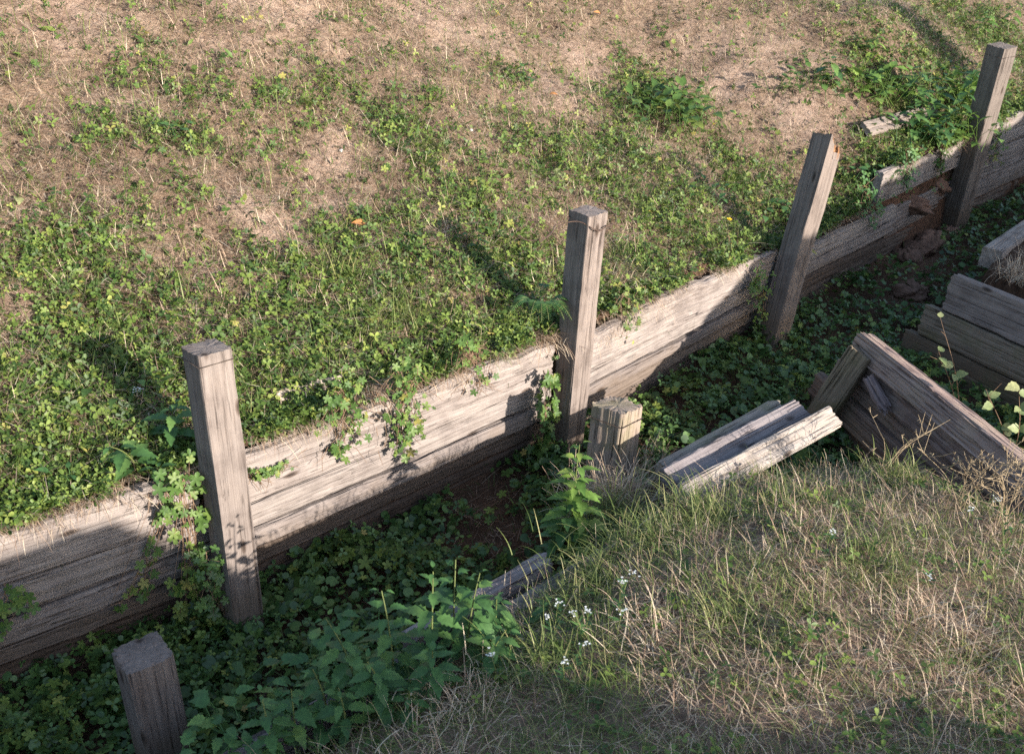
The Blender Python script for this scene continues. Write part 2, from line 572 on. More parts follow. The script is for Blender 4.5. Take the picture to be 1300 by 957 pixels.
def blade_mesh(pos, az, length, width, lean, curve, rnd, segs=3, up=None):
    """grass blades as tapered strips"""
    N = len(pos)
    t = np.linspace(0, 1, segs + 1)
    ang = lean[:, None] + curve[:, None] * t[None, :]          # from vertical
    dl = length[:, None] / segs
    hx = np.cumsum(np.concatenate([np.zeros((N, 1)), np.sin(ang[:, :-1]) * dl], 1), 1)
    hz = np.cumsum(np.concatenate([np.zeros((N, 1)), np.cos(ang[:, :-1]) * dl], 1), 1)
    ca, sa = np.cos(az)[:, None], np.sin(az)[:, None]
    C = np.stack([pos[:, None, 0] + ca * hx, pos[:, None, 1] + sa * hx, pos[:, None, 2] + hz], -1)
    wv = width[:, None] * np.array([1.0, .9, .65, .12] if segs == 3 else list(np.linspace(1, .15, segs + 1) ** .7))[None] * .5
    Wv = np.stack([-sa * wv, ca * wv, np.zeros_like(wv)], -1)
    V = np.stack([C - Wv, C + Wv], 2).reshape(N, -1, 3)
    n = 2 * (segs + 1)
    f = np.array([(2 * i, 2 * i + 1, 2 * i + 3, 2 * i + 2) for i in range(segs)])
    F = (f[None] + (np.arange(N) * n)[:, None, None]).reshape(-1, 4)
    return V.reshape(-1, 3), F, np.repeat(rnd, n)


def tube(pts, rad, sides=5):
    pts = np.array(pts, float); n = len(pts)
    rad = np.broadcast_to(np.array(rad, float), (n,))
    d = np.gradient(pts, axis=0); d = unit(d)
    ref = np.array([.31, .17, .93])
    a = unit(np.cross(d, ref)); b = np.cross(d, a)
    an = np.linspace(0, 2 * np.pi, sides, False)
    V = pts[:, None] + rad[:, None, None] * (np.cos(an)[None, :, None] * a[:, None] + np.sin(an)[None, :, None] * b[:, None])
    F = []
    for i in range(n - 1):
        for j in range(sides):
            k = (j + 1) % sides
            F.append((i * sides + j, i * sides + k, (i + 1) * sides + k, (i + 1) * sides + j))
    return V.reshape(-1, 3), np.array(F)


def join(parts):
    V, F, Rr, o = [], [], [], 0
    for p in parts:
        V.append(p[0]); F.append(p[1] + o); o += len(p[0])
        Rr.append(p[2] if len(p) > 2 else np.full(len(p[0]), .5))
    return np.concatenate(V), np.concatenate(F), np.concatenate(Rr)


# ------------------------------------------------------------------ timber
def beam(L, W, T, seed, grain=.0025, wear=.008, ends=(.01, .01), sag=.01, step=.025, fine=.007, taper=0.0, slant=(0, 0), broken_top=None, splits=0, ragged=0.0):
    """weathered timber along +x, width W along z, thickness T along y (front is -y); one closed mesh"""
    nw = max(6, int(W / fine)); ntk = max(4, int(T / fine))
    per = []
    for i in range(nw): per.append((-T / 2, W * i / nw))
    for i in range(ntk): per.append((-T / 2 + T * i / ntk, W))
    for i in range(nw): per.append((T / 2, W * (1 - i / nw)))
    for i in range(ntk): per.append((T / 2 - T * i / ntk, 0))
    per = np.array(per); m = len(per)
    cy = per[:, 0]; cz = per[:, 1] - W / 2
    # outward normals of the section, rounded edges
    ny = np.where(np.abs(np.abs(cy) - T / 2) < 1e-6, np.sign(cy), 0.0)
    nz = np.where(np.abs(np.abs(cz) - W / 2) < 1e-6, np.sign(cz), 0.0)
    edge = (np.abs(ny) > 0) & (np.abs(nz) > 0)
    arc = np.concatenate([[0], np.cumsum(np.hypot(np.diff(per[:, 0]), np.diff(per[:, 1])))])
    nx = max(4, int(L / step))
    xs = np.linspace(0, L, nx + 1)
    X, A = np.meshgrid(xs, arc, indexing='ij')
    g = grain * (1.2 * perlin(X * 1.1, A * 50, seed) + .35 * perlin(X * 2.0, A * 95, seed + 3) + 1.1 * perlin(X * 3.5, A * 14, seed + 5))
    deep = perlin(X * 1.0, A * 60, seed + 9)
    g -= 2.6 * grain * np.clip(1 - np.abs(deep - .12) / .06, 0, 1)
    rs = np.random.default_rng(seed + 991)
    for q in range(splits):
        aq = rs.uniform(0, arc[-1]); x0 = rs.uniform(-.2, .8) * L; lx = rs.uniform(.25, .8) * L; dp = rs.uniform(.004, .010)
        cen = aq + .010 * perlin(xs * 2.2, xs * 0 + q * 3.1, seed + 41)
        win = np.clip((xs - x0) / .12, 0, 1) * np.clip((x0 + lx - xs) / .12, 0, 1)
        g -= dp * win[:, None] * np.exp(-((A - cen[:, None]) / .0032) ** 2)
    ew = wear * (.35 + np.abs(perlin(X * 6, A * 3, seed + 11)) * 1.8)
    wn = np.clip((np.minimum(np.abs(np.abs(cy) - T / 2), 1) * 0 + 1), 0, 1)
    dist_edge = np.minimum.reduce([np.hypot(cy - a, cz - b) for a in (-T / 2, T / 2) for b in (-W / 2, W / 2)])
    corner = np.clip(1 - dist_edge / .008, 0, 1)
    Y = cy[None] + ny[None] * g; Z = cz[None] + nz[None] * g
    rr = np.hypot(cy, cz)
    Y -= ew * corner[None] * np.sign(cy)[None]; Z -= ew * corner[None] * np.sign(cz)[None]
    tp = 1 - taper * xs / L
    Y *= tp[:, None]; Z *= tp[:, None]
    Z += (sag * perlin(xs * 1.1, xs * 0 + .37, seed + 13))[:, None]
    Y += (sag * .8 * perlin(xs * 1.1, xs * 0 + 5.37, seed + 17))[:, None]
    if ragged:
        rg = ragged * np.clip(perlin(xs * 2.3, xs * 0 + 1.1, seed + 51) * 1.2 + .7 * perlin(xs * 9, xs * 0 + 2.1, seed + 53) + .15, 0, 1)
        Z -= rg[:, None] * np.clip((cz / W + .1) / .6, 0, 1)[None]
    Xn = X.copy()
    e0 = ends[0] * (perlin(A[0] * 60, A[0] * 0 + .5, seed + 19) * 1.2 + perlin(A[0] * 18, A[0] * 0 + 2.5, seed + 21))
    e1 = ends[1] * (perlin(A[0] * 60, A[0] * 0 + 7.5, seed + 23) * 1.2 + perlin(A[0] * 18, A[0] * 0 + 9.5, seed + 25))
    f0 = np.clip(1 - xs / .08, 0, 1)[:, None]; f1 = np.clip(1 - (L - xs) / .08, 0, 1)[:, None]
    Xn += f0 * (e0 + slant[0] * cz)[None] + f1 * (e1 + slant[1] * cz)[None]
    if broken_top is not None:
        Xn -= f1 * broken_top * np.clip((-cz / W * 1.4 - cy / T * 1.1) * 1.6 + .35 * perlin(A[0] * 40, A[0] * 0 + 3.5, seed), 0, 1)[None]
    V = np.stack([Xn, Y, Z + W / 2], -1).reshape(-1, 3)
    F = []
    i, j = np.meshgrid(np.arange(nx), np.arange(m), indexing='ij')
    k = (j + 1) % m
    F = np.stack([i * m + j, i * m + k, (i + 1) * m + k, (i + 1) * m + j], -1).reshape(-1, 4)
    # end caps: rings shrinking to the middle
    Vs = [V]; Fs = [F]; base = len(V)
    for row, sgn in ((0, -1), (nx, 1)):
        ring = V[row * m:(row + 1) * m]; cen = ring.mean(0); prev = np.arange(row * m, (row + 1) * m)
        ring0 = ring; ring = sum(np.roll(ring0, kk, 0) for kk in range(-7, 8)) / 15.0
        ring[:, 0] += .004 * perlin(ring[:, 1] * 60, ring[:, 2] * 60, seed + 37)
        for q in (.9, .7, .45, .2, .01):
            r2 = cen + (ring - cen) * q
            r2[:, 0] = cen[0] * (1 - q) + r2[:, 0] * q + sgn * .004 * perlin(r2[:, 1] * 80 + 3, r2[:, 2] * 80, seed + 31)
            Vs.append(r2); idx = np.arange(base, base + m); base += m
            a, b_ = prev, np.roll(prev, -1); c2, d2 = np.roll(idx, -1), idx
            Fs.append(np.stack([a, d2, c2, b_] if sgn > 0 else [a, b_, c2, d2], -1)[:, ::1])
            prev = idx
    return np.concatenate(Vs), np.concatenate(Fs)[:, ::-1]


def timber_mesh(name, *a, **k):
    V, F = beam(*a, **k)
    me = fast_mesh(name, V, F)
    try:
        me.shade_smooth()
        me.set_sharp_from_angle(angle=R(40))
    except Exception:
        pass
    return me


def basis(P, xdir, front):
    """matrix with +x along xdir and -y towards front"""
    x = Vector(xdir).normalized(); f = Vector(front); f = (f - x * f.dot(x)).normalized()
    y = -f; z = x.cross(y)
    return Matrix(((x[0], y[0], z[0], P[0]), (x[1], y[1], z[1], P[1]), (x[2], y[2], z[2], P[2]), (0, 0, 0, 1)))


def tone(o, r, g=None, b=None):
    o['tone'] = [r, g if g is not None else r, b if b is not None else r]
    return o


# ================================================================== GROUND
xs = axis(-3.6, 6.2, .034, 130); ys = axis(.4, 11.5, .034, 130)
X, Y = np.meshgrid(xs, ys, indexing='ij')
Z = height(X.ravel(), Y.ravel()).reshape(X.shape)
ni, nj = X.shape
I, J = np.meshgrid(np.arange(ni - 1), np.arange(nj - 1), indexing='ij')
F = np.stack([I * nj + J, (I + 1) * nj + J, (I + 1) * nj + J + 1, I * nj + J + 1], -1).reshape(-1, 4)
me = fast_mesh('ground', np.stack([X, Y, Z], -1).reshape(-1, 3), F)
d, bare, green = far_masks(X.ravel(), Y.ravel())
zz = Z.ravel()
dn = poly_dist(X.ravel(), Y.ravel(), NEAR)
bare_a = np.where(d > 0, np.clip(bare * 1.2 + .15 * (1 - green), 0, 1), np.clip(.18 + .5 * fbm(X.ravel() * 4, Y.ravel() * 4, 51), 0, .6))
damp_a = np.where(d > .05, .35 * green, np.where(dn > .02, .25, 1.0))
cp, _ = ground_hit(1150, 335)
q = np.hypot((X.ravel() - cp[0]), (Y.ravel() - cp[1])) / .45
clay_a = np.clip(1.0 * np.exp(-q ** 2) + .4 * fbm(X.ravel() * 5, Y.ravel() * 5, 61) * (q < 2), 0, 1)
for nm, v in (('bare', bare_a), ('damp', damp_a), ('clay', clay_a)):
    a = me.attributes.new(nm, 'FLOAT', 'POINT'); a.data.foreach_set('value', v.astype(np.float32))
g = obj('ground', me, MAT['ground'])
g['kind'] = 'structure'

# ================================================================== POSTS
def wall_frame(i0):
    a, b = WALL[i0], WALL[i0 + 1]
    t = (b - a) / np.linalg.norm(b - a)
    return a, t, np.array([t[1], -t[0]])         # point, along, towards the camera side


def post(label, top_px, base_px, seg, size, off, seed, twist=0, mat='post', depth=.25, tonev=(1, 1, 1), broken=None, ztop=None, group='posts along the far trench wall', zbase=0.0, slant=(0, 0), free=False):
    a, t, n = wall_frame(seg)
    T = onplane(*top_px, a + n * off, n)
    B = onplane(*base_px, a + n * off, n) if free else at(*base_px, .03)
    # carry the line through the base down into the soil
    ax = (T - B) / np.linalg.norm(T - B)
    B2 = B - ax * ((B[2] - zbase + depth) / ax[2])
    L = np.linalg.norm(T - B2)
    ca, sa = math.cos(twist), math.sin(twist)
    fr = (n[0] * ca - n[1] * sa, n[0] * sa + n[1] * ca, 0)
    W = size
    me = timber_mesh('weathered_post', L, W, W, seed, grain=.0013, wear=.0022, ends=(.004, .006), sag=.010, step=.02, fine=.0036, slant=slant, broken_top=broken, splits=9)
    # centre the section on the line
    Mx = basis(B2, ax, fr)
    o = obj('weathered_post', me, MAT[mat])
    o.matrix_world = Mx @ Matrix.Translation((0, 0, -W / 2))
    tone(o, *tonev)
    tag(o, label, 'post', group)
    return o, Mx, L


def plateau(o, depth=.004, at_=None):
    pass


POST_A, MA, LA = post('grey square post nearest the camera, clean flat top, green creeper up its left side', (262, 441), (308, 790), 2, .108, .135, 101, .1, tonev=(1.0, .97, .95))
POST_B, MB, LB = post('grey square post with a rusty wire loop hanging round its head', (748, 268), (718, 560), 4, .110, .125, 113, -.08, free=True, tonev=(1.02, .98, .96))
POST_C, MC, LC = post('leaning post whose head is broken open showing orange rotten wood', (1052, 172), (980, 432), 5, .122, .13, 127, -.2, broken=.12, tonev=(.95, .9, .86))
POST_D, MD, LD = post('farthest tall dark post beside leafy weeds, at the upper right', (1273, 58), (1209, 288), 6, .135, .14, 131, -.26, tonev=(.85, .82, .78))

# saw-cut band below the heads of two posts is a fine groove, a part of its own
def groove(o, Mx, L, W, dz):
    e = W / 2 + .0012
    pts = []
    for (y, z) in ((-e, -e), (e, -e), (e, e), (-e, e), (-e, -e)):
        pts.append((L - dz, y, z + W / 2))
    V, F = tube(np.array(pts), .0022, 5)
    me = fast_mesh('saw_groove', V, F, np.full(len(V), .1))
    return obj('saw_groove', me, MAT['brown'], o)


for (o, Mx, L, W, dz) in ((POST_A, MA, LA, .108, .034), (POST_D, MD, LD, .135, .06)):
    tone(groove(o, Mx, L, W, dz), .5)

# rotten heart and splinters in the head of post C
parts = []
for k in range(110):
    y0 = random.uniform(-.056, .03); z0 = random.uniform(.004, .085)
    fac = min(1, max(0, ((.061 - z0) / .122 * 1.4 - y0 / .122 * 1.1) * 1.6))
    b = np.array([LC - .03 - .085 * fac, y0, z0])
    tip = b + np.array([random.uniform(.015, .05) * (.6 + fac), random.uniform(-.006, .006), random.uniform(-.006, .006)])
    parts.append(tube([b, (b + tip) / 2 + np.random.uniform(-.002, .002, 3), tip], [.008, .006, .0015], 5))
V, F, rn = join(parts)
obj('rotten_heart', fast_mesh('rotten_heart', V, F), MAT['rot'], POST_C)

# short near-side posts
def free_post(label, top, base, size, seed, mat, tonev, fr=(.7, -.7, 0), group='stumps on the near side of the trench', slant=(0, 0), grain=.003, ends=(.005, .012), wear=.01):
    top = np.array(top); base = np.array(base)
    ax = (top - base) / np.linalg.norm(top - base)
    L = np.linalg.norm(top - base)
    me = timber_mesh('weathered_post', L, size, size, seed, grain=grain, wear=wear, ends=ends, sag=.004, step=.018, fine=.0036, slant=slant, splits=7)
    o = obj('weathered_post', me, MAT[mat])
    o.matrix_world = basis(base, ax, fr) @ Matrix.Translation((0, 0, -size / 2))
    tone(o, *tonev)
    tag(o, label, 'post', group)
    return o


Et = at(784, 514, .50); Eb = np.array([Et[0] - .03, Et[1] - .10, -.2])
POST_E = free_post('short mossy stump with a rough weathered top, bright nettle in front', Et, Eb, .148, 141, 'mossy', (1.15, 1.06, 1.1), (.79, -.61, 0))
tone(groove(POST_E, None, np.linalg.norm(Et - Eb), .151, .05), .3)
Ft = at(180, 828, .45); Fb = np.array([Ft[0] + .03, Ft[1] - .02, -.25])
POST_F = free_post('dark grey square stump cut off low, closest to the lower left corner', Ft, Fb, .125, 151, 'post', (.85, .82, .82), (.66, -.75, 0), ends=(.005, .006), grain=.002)

# ================================================================== FAR WALL
def bay(label, P0, P1, boards, seed, lean=.03):
    """boards: (z0, z1, start fraction, end fraction, forward offset, thickness, material, tone, rise at the end)"""
    P0 = np.array(P0, float); P1 = np.array(P1, float)
    L = np.linalg.norm(P1 - P0); t = (P1 - P0) / L; n = np.array([t[1], -t[0]])
    root = thing('retaining_wall', label, 'wooden wall', (P0[0], P0[1], 0), 'plank walls holding the far bank')
    for k, (z0, z1, f0, f1, off, th, mt, tn, dz) in enumerate(boards):
        z0 += .004; z1 -= .005; W = z1 - z0
        a = P0 + t * L * f0 + n * off
        ln = L * (f1 - f0)
        xd = Vector((t[0] * ln, t[1] * ln, dz)).normalized()
        me = timber_mesh('plank', ln, W, th, seed + 7 * k, grain=.0034, wear=.006, ends=(.012, .012), sag=.012, step=.022, fine=.004, splits=int(2 + W * 18), ragged=.045 if k == len(boards) - 1 else .006)
        o = obj('plank', me, MAT[mt], root)
        Mw = basis((a[0], a[1], z0), xd, (n[0], n[1], -lean))
        o.matrix_world = Matrix.Translation(-Vector((P0[0], P0[1], 0))) @ Mw
        tone(o, *tn)
    return root


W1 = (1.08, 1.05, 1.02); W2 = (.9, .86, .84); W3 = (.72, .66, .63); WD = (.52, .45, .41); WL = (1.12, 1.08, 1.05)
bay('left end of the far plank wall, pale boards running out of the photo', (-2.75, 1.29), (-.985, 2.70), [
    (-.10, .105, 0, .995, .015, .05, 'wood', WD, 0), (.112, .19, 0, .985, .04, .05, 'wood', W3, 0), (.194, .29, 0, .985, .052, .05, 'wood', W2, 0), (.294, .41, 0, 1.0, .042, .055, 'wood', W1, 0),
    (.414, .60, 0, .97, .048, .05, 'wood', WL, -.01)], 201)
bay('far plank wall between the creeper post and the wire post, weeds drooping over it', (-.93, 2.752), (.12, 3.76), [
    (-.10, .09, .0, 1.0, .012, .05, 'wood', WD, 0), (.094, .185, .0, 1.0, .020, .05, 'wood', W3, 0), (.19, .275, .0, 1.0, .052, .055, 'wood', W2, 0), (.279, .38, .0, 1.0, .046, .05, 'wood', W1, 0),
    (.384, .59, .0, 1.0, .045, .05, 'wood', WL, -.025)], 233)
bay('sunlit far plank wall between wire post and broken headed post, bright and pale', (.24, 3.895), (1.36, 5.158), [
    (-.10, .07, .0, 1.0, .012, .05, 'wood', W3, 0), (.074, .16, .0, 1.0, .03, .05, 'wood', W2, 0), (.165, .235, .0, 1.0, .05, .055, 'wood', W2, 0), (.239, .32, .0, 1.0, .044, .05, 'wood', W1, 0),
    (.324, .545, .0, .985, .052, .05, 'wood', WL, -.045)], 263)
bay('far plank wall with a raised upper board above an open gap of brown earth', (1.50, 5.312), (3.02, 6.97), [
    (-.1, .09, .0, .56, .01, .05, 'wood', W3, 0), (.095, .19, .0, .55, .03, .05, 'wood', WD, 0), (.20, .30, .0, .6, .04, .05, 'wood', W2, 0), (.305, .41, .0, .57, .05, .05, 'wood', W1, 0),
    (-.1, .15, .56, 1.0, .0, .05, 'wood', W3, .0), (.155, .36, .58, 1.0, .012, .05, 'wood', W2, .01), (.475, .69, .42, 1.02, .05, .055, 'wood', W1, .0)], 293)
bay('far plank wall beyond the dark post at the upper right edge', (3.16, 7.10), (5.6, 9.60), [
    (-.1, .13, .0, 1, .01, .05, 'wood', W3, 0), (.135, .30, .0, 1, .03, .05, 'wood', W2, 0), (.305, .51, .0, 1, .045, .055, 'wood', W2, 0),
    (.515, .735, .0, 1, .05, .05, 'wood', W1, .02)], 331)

# ================================================================== NEAR SIDE TIMBER
def board(name, label, cat, A, B, W, T, face, seed, mat='wood', tonev=W1, group=None, ends=(.012, .012), grain=.003, wear=.008, sag=.008, parent=None, slant=(0, 0)):
    A = np.array(A); B = np.array(B); L = np.linalg.norm(B - A)
    me = timber_mesh(name, L, W, T, seed, grain=grain, wear=wear, ends=ends, sag=sag, step=.02, fine=.0036, slant=slant, splits=6)
    o = obj(name, me, MAT[mat], parent)
    Mw = basis(A, (B - A), face)
    o.matrix_world = Mw @ Matrix.Translation((0, 0, -W / 2))
    tone(o, *tonev)
    if label:
        tag(o, label, cat, group)
    return o


FB = 'fallen boards on the near trench edge'
board('fallen_board', 'cracked pale board with a sunlit face, foremost of three fallen boards', 'board', at(868, 632, .47), at(1056, 531, .44), .095, .05, (.25, -.62, .75), 401, 'split', (.80, .79, .80), FB)
board('fallen_board', 'blue grey board lying between the two paler fallen boards', 'board', at(852, 614, .455), at(1018, 524, .425), .12, .05, (.12, -.45, .9), 411, 'wood', (.85, .84, .9), FB)
board('fallen_board', 'lichen grey board lying farthest back of three fallen boards, next to the dark trench', 'board', at(845, 600, .44), at(990, 521, .40), .10, .05, (-.1, -.45, .9), 421, 'mossy', (1.15, 1.15, 1.25), FB, ends=(.02, .03))
# sunken near wall
root = thing('retaining_wall', 'half buried near side plank wall whose top peeps out behind the nettles', 'wooden wall', (-.7, 1.5, 0))
NP0, NP1 = np.array([-.78, 1.50]), np.array([.27, 2.50])
t = (NP1 - NP0) / np.linalg.norm(NP1 - NP0); n = np.array([-t[1], t[0]])
for k, (z0, z1, off, mt, tn, f0, f1, dz) in enumerate([(-.1, .14, .02, 'brown', (1, 1, 1), 0, 1, 0), (.145, .30, .03, 'brown', (1.3, 1.3, 1.3), 0, 1, 0), (.29, .40, .03, 'wood', (.9, .86, .9), 0, .52, .01), (.295, .445, .05, 'wood', (1.0, .96, 1.0), .54, .90, .01), (.29, .435, -.05, 'wood', (.8, .76, .76), .60, 1.05, .015)]):
    a = NP0 + t * 1.45 * f0 + n * off
    me = timber_mesh('plank', 1.45 * (f1 - f0), z1 - z0, .06, 431 + 9 * k, grain=.003, ends=(.015, .02), sag=.012, step=.022, fine=.0065)
    o = obj('plank', me, MAT[mt], root)
    o.matrix_world = Matrix.Translation(-root.location) @ basis((a[0], a[1], z0), (t[0], t[1], dz), (-n[0], -n[1], .0))
    tone(o, *tn)

# leaning plank wall across the side trench (right)
rt = np.array([.28, -.96]); rn = np.array([-.96, -.28])
r0 = at(1113, 424, .49)[:2]
root = thing('retaining_wall', 'dark brown plank wall slumped across the side trench, propped by a thick leaning post', 'wooden wall', (r0[0], r0[1], 0), 'collapsed side trench walls')
tilt = .30
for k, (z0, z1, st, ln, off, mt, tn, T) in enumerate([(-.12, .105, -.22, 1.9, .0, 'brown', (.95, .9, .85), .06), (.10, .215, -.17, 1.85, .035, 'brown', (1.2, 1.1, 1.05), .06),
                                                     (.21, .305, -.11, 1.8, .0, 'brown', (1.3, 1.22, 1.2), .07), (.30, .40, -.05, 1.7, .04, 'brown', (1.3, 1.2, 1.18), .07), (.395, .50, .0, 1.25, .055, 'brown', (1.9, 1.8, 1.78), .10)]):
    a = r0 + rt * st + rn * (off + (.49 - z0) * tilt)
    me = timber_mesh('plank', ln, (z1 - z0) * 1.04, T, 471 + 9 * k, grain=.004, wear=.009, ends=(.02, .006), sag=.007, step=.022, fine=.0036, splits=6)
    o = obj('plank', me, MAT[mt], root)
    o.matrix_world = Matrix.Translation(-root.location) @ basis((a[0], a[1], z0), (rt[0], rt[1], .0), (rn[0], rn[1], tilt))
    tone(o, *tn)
o = board('splintered_plank', None, None, (0, 0, 0), (.17, 0, 0), .055, .035, (0, -1, 0), 505, 'brown', (1.5, 1.5, 1.7), parent=root, ends=(.03, .05), grain=.006)
a = r0 + rt * .20 + rn * (.10 + .2 * tilt)
o.matrix_world = Matrix.Translation(-root.location) @ basis((a[0], a[1], .37), (rt[0], rt[1], -.42), (rn[0], rn[1], .3))
Gt = np.array([*(r0 + rt * .10 + rn * .13), .46]); Gb = np.array([*(r0 + rt * .06 + rn * .30), .0])
axg = (Gt - Gb) / np.linalg.norm(Gt - Gb)
board('leaning_post', 'thick brown post leaning on the slumped plank wall, its cut top in sun', 'post', Gb - axg * .15, Gt, .115, .085, (-.75, -.66, .1), 521, 'mossy', (.85, .78, .7), 'collapsed timbers by the side trench', ends=(.006, .01), grain=.004)

# far wall of the side trench
q0 = at(1217, 348, .53)[:2]; q1 = at(1300, 382, .53)[:2]
st_ = (q1 - q0) / np.linalg.norm(q1 - q0); sn = np.array([st_[1], -st_[0]])
if sn[0] > 0: sn = -sn
root = thing('retaining_wall', 'far side trench wall of wide dark grey boards below a grassy corner', 'wooden wall', (q0[0], q0[1], 0), 'collapsed side trench walls')
for k, (z0, z1, st, off, mt, tn, T) in enumerate([(-.1, .165, -.16, .012, 'mossy', (.72, .68, .66), .05), (.172, .335, -.09, .02, 'mossy', (.85, .81, .80), .05), (.342, .535, .0, .014, 'post', (1.1, 1.06, 1.06), .06)]):
    a = q0 + st_ * st + sn * (off + (.53 - z0) * .12)
    me = timber_mesh('plank', 1.9, z1 - z0, T, 541 + 9 * k, grain=.002, wear=.004, ends=(.015, .02), sag=.004, step=.025, fine=.004, splits=4)
    o = obj('plank', me, MAT[mt], root)
    o.matrix_world = Matrix.Translation(-root.location) @ basis((a[0], a[1], z0), (st_[0], st_[1], 0), (sn[0], sn[1], .12))
    tone(o, *tn)
board('edge_beam', 'squared pale topped beam lying along the grassy corner at the right edge', 'beam', at(1258, 328, .50), at(1345, 268, .50), .11, .11, (-.7, .4, .0), 581, 'wood', (1.1, 1.05, 1.0), ends=(.006, .006))

# loose wood on the far bank
def on_ground(px, py, dz=0.0):
    r = ray(px, py); r = r / np.linalg.norm(r)
    t = np.arange(1.2, 16, .004)
    P = EYE + t[:, None] * r
    h = height(P[:, 0], P[:, 1], True)
    k = np.argmax(P[:, 2] < h)
    return np.array([P[k, 0], P[k, 1], h[k] + dz])


board('driftwood_slab', 'bleached broken slab of wood lying in weeds above the raised board', 'wood', on_ground(1096, 176, .06), on_ground(1185, 152, .06), .11, .035, (.2, -.55, .8), 601, 'wood', (1.0, .93, .86), ends=(.03, .03), grain=.004)
board('broken_slat', 'thin bleached slat half buried along the bank edge right of the creeper post', 'wood', on_ground(352, 512, .015), on_ground(432, 490, .02), .05, .03, (.4, -.6, .7), 611, 'split', (1.05, 1, .95), ends=(.02, .03))

# rusty wire round the head of post B
def bpt(x, y, z):
    v = MB @ Vector((LB + x, y, z)); return np.array(v)


h = .060
pts = [bpt(-.05, -h * .2, h + .22), bpt(-.075, .0, h + .20), bpt(-.08, .03, h + .14), bpt(-.05, .02, h + .10), bpt(-.03, .01, h + .05), bpt(-.028, -h * .3, h + .006),
       bpt(-.045, -h - .004, h * .7), bpt(-.062, -h - .006, 0), bpt(-.05, -h - .005, -h * .7), bpt(-.045, -h - .005, -h - .03), bpt(-.03, -.02, -h - .07), bpt(-.005, .02, -h - .05),
       bpt(.01, .04, -h - .02), bpt(-.02, h + .01, -h * .4), bpt(-.02, h + .012, h * .5), bpt(-.03, h * .6, h + .02), bpt(-.04, .03, h + .09), bpt(-.06, -.01, h + .17), bpt(-.07, .02, h + .24), bpt(-.05, .05, h + .27)]


def spline(pts, k=6):
    P = np.array(pts); P = np.vstack([2 * P[0] - P[1], P, 2 * P[-1] - P[-2]]); out = []
    for i in range(1, len(P) - 2):
        for s in np.linspace(0, 1, k, False):
            out.append(.5 * ((2 * P[i]) + (-P[i - 1] + P[i + 1]) * s + (2 * P[i - 1] - 5 * P[i] + 4 * P[i + 1] - P[i + 2]) * s * s + (-P[i - 1] + 3 * P[i] - 3 * P[i + 1] + P[i + 2]) * s ** 3))
    out.append(P[-2])
    return np.array(out)


V, F = tube(spline(pts), .0024, 6)
tag(obj('wire_loop', fast_mesh('wire_loop', V, F), MAT['rust']), 'rusty loose wire loop twisted around the head of a grey post', 'wire')

# ================================================================== GROUND VEGETATION (stuff)
def in_view(P, m=260):
    uv, z = project(P)
    return (z > .3) & (uv[:, 0] > -m) & (uv[:, 0] < 1300 + m) & (uv[:, 1] > -m * .8) & (uv[:, 1] < 957 + m * .8)


def scatter(n, x0, x1, y0, y1, prob, fan=True):
    if fan:                                   # denser close to where one stands, thinner far away
        y = rng.uniform(y0, y1, n); x = y * rng.uniform(-.80, .78, n) + rng.uniform(-.5, .5, n)
    else:
        x = rng.uniform(x0, x1, n); y = rng.uniform(y0, y1, n)
    p = prob(x, y)
    k = rng.random(n) < p
    x, y = x[k], y[k]
    z = height(x, y)
    P = np.stack([x, y, z], 1)
    return P[in_view(P, 420)]


def slope_normals(P):
    e = .03
    gx = (height(P[:, 0] + e, P[:, 1]) - height(P[:, 0] - e, P[:, 1])) / (2 * e)
    gy = (height(P[:, 0], P[:, 1] + e) - height(P[:, 0], P[:, 1] - e)) / (2 * e)
    gx = np.clip(gx, -1, 1); gy = np.clip(gy, -1, 1)
    return unit(np.stack([-gx, -gy, np.ones(len(P))], 1))


def leaf_scatter(name, P, tpl, size, mat, label, lift=(.005, .03), tilt=.45, follow=.6, rb=None):
    N = len(P)
    nr = unit(slope_normals(P) * follow + np.array([0, 0, 1 - follow]) + rng.normal(0, tilt, (N, 3)) * np.array([1, 1, .3]))
    az = rng.uniform(0, 2 * np.pi, N)
    dvec = np.stack([np.cos(az), np.sin(az), np.zeros(N)], 1)
    dvec = dvec - nr * np.sum(dvec * nr, 1, keepdims=True)
    Mx = frames(dvec, nr)
    pos = P.copy(); pos[:, 2] += rng.uniform(*lift, N)
    rnd = np.clip(rng.beta(1.6, 1.9, N) if rb is None else rb, 0, 1)
    V, F, r = instances(*tpl, pos, Mx, rng.uniform(*size, N) * (.8 + .4 * rng.random(N)), rnd)
    o = obj(name, fast_mesh(name, V, F, r), mat)
    o['kind'] = 'stuff'; o['label'] = label
    return o


# --- dry grass mat on the far bank
def p_straw(x, y):
    d, bare, green = far_masks(x, y)
    n = fbm(x * 9, y * 9, 41, 2)
    return np.where(d > .0, np.clip((.80 + .45 * n) * (1 - .40 * bare) * (1 - .2 * green), .05, 1), 0)


P = scatter(760000, -4.4, 6.8, 1.2, 12.5, p_straw)
N = len(P)
lay = rng.random(N)
lean = np.where(lay < .92, rng.uniform(1.2, 1.62, N), rng.uniform(.5, 1.2, N))
V, F, r = blade_mesh(P, rng.uniform(0, 2 * np.pi, N), rng.gamma(4, .0135, N) + .015, rng.uniform(.0016, .0036, N), lean, rng.uniform(-.5, .6, N), np.clip(rng.normal(.45, .33, N) + .35 * fbm(P[:, 0] * 3, P[:, 1] * 3, 43, 2), 0, 1), 2)
V[:, 2] += .004 + np.repeat(rng.gamma(1.5, .008, N), 6)
o = obj('dry_grass', fast_mesh('dry_grass', V, F, r), MAT['straw']); o['kind'] = 'stuff'; o['label'] = 'short dry straw coloured grass matting the far bank'
print('straw', N)

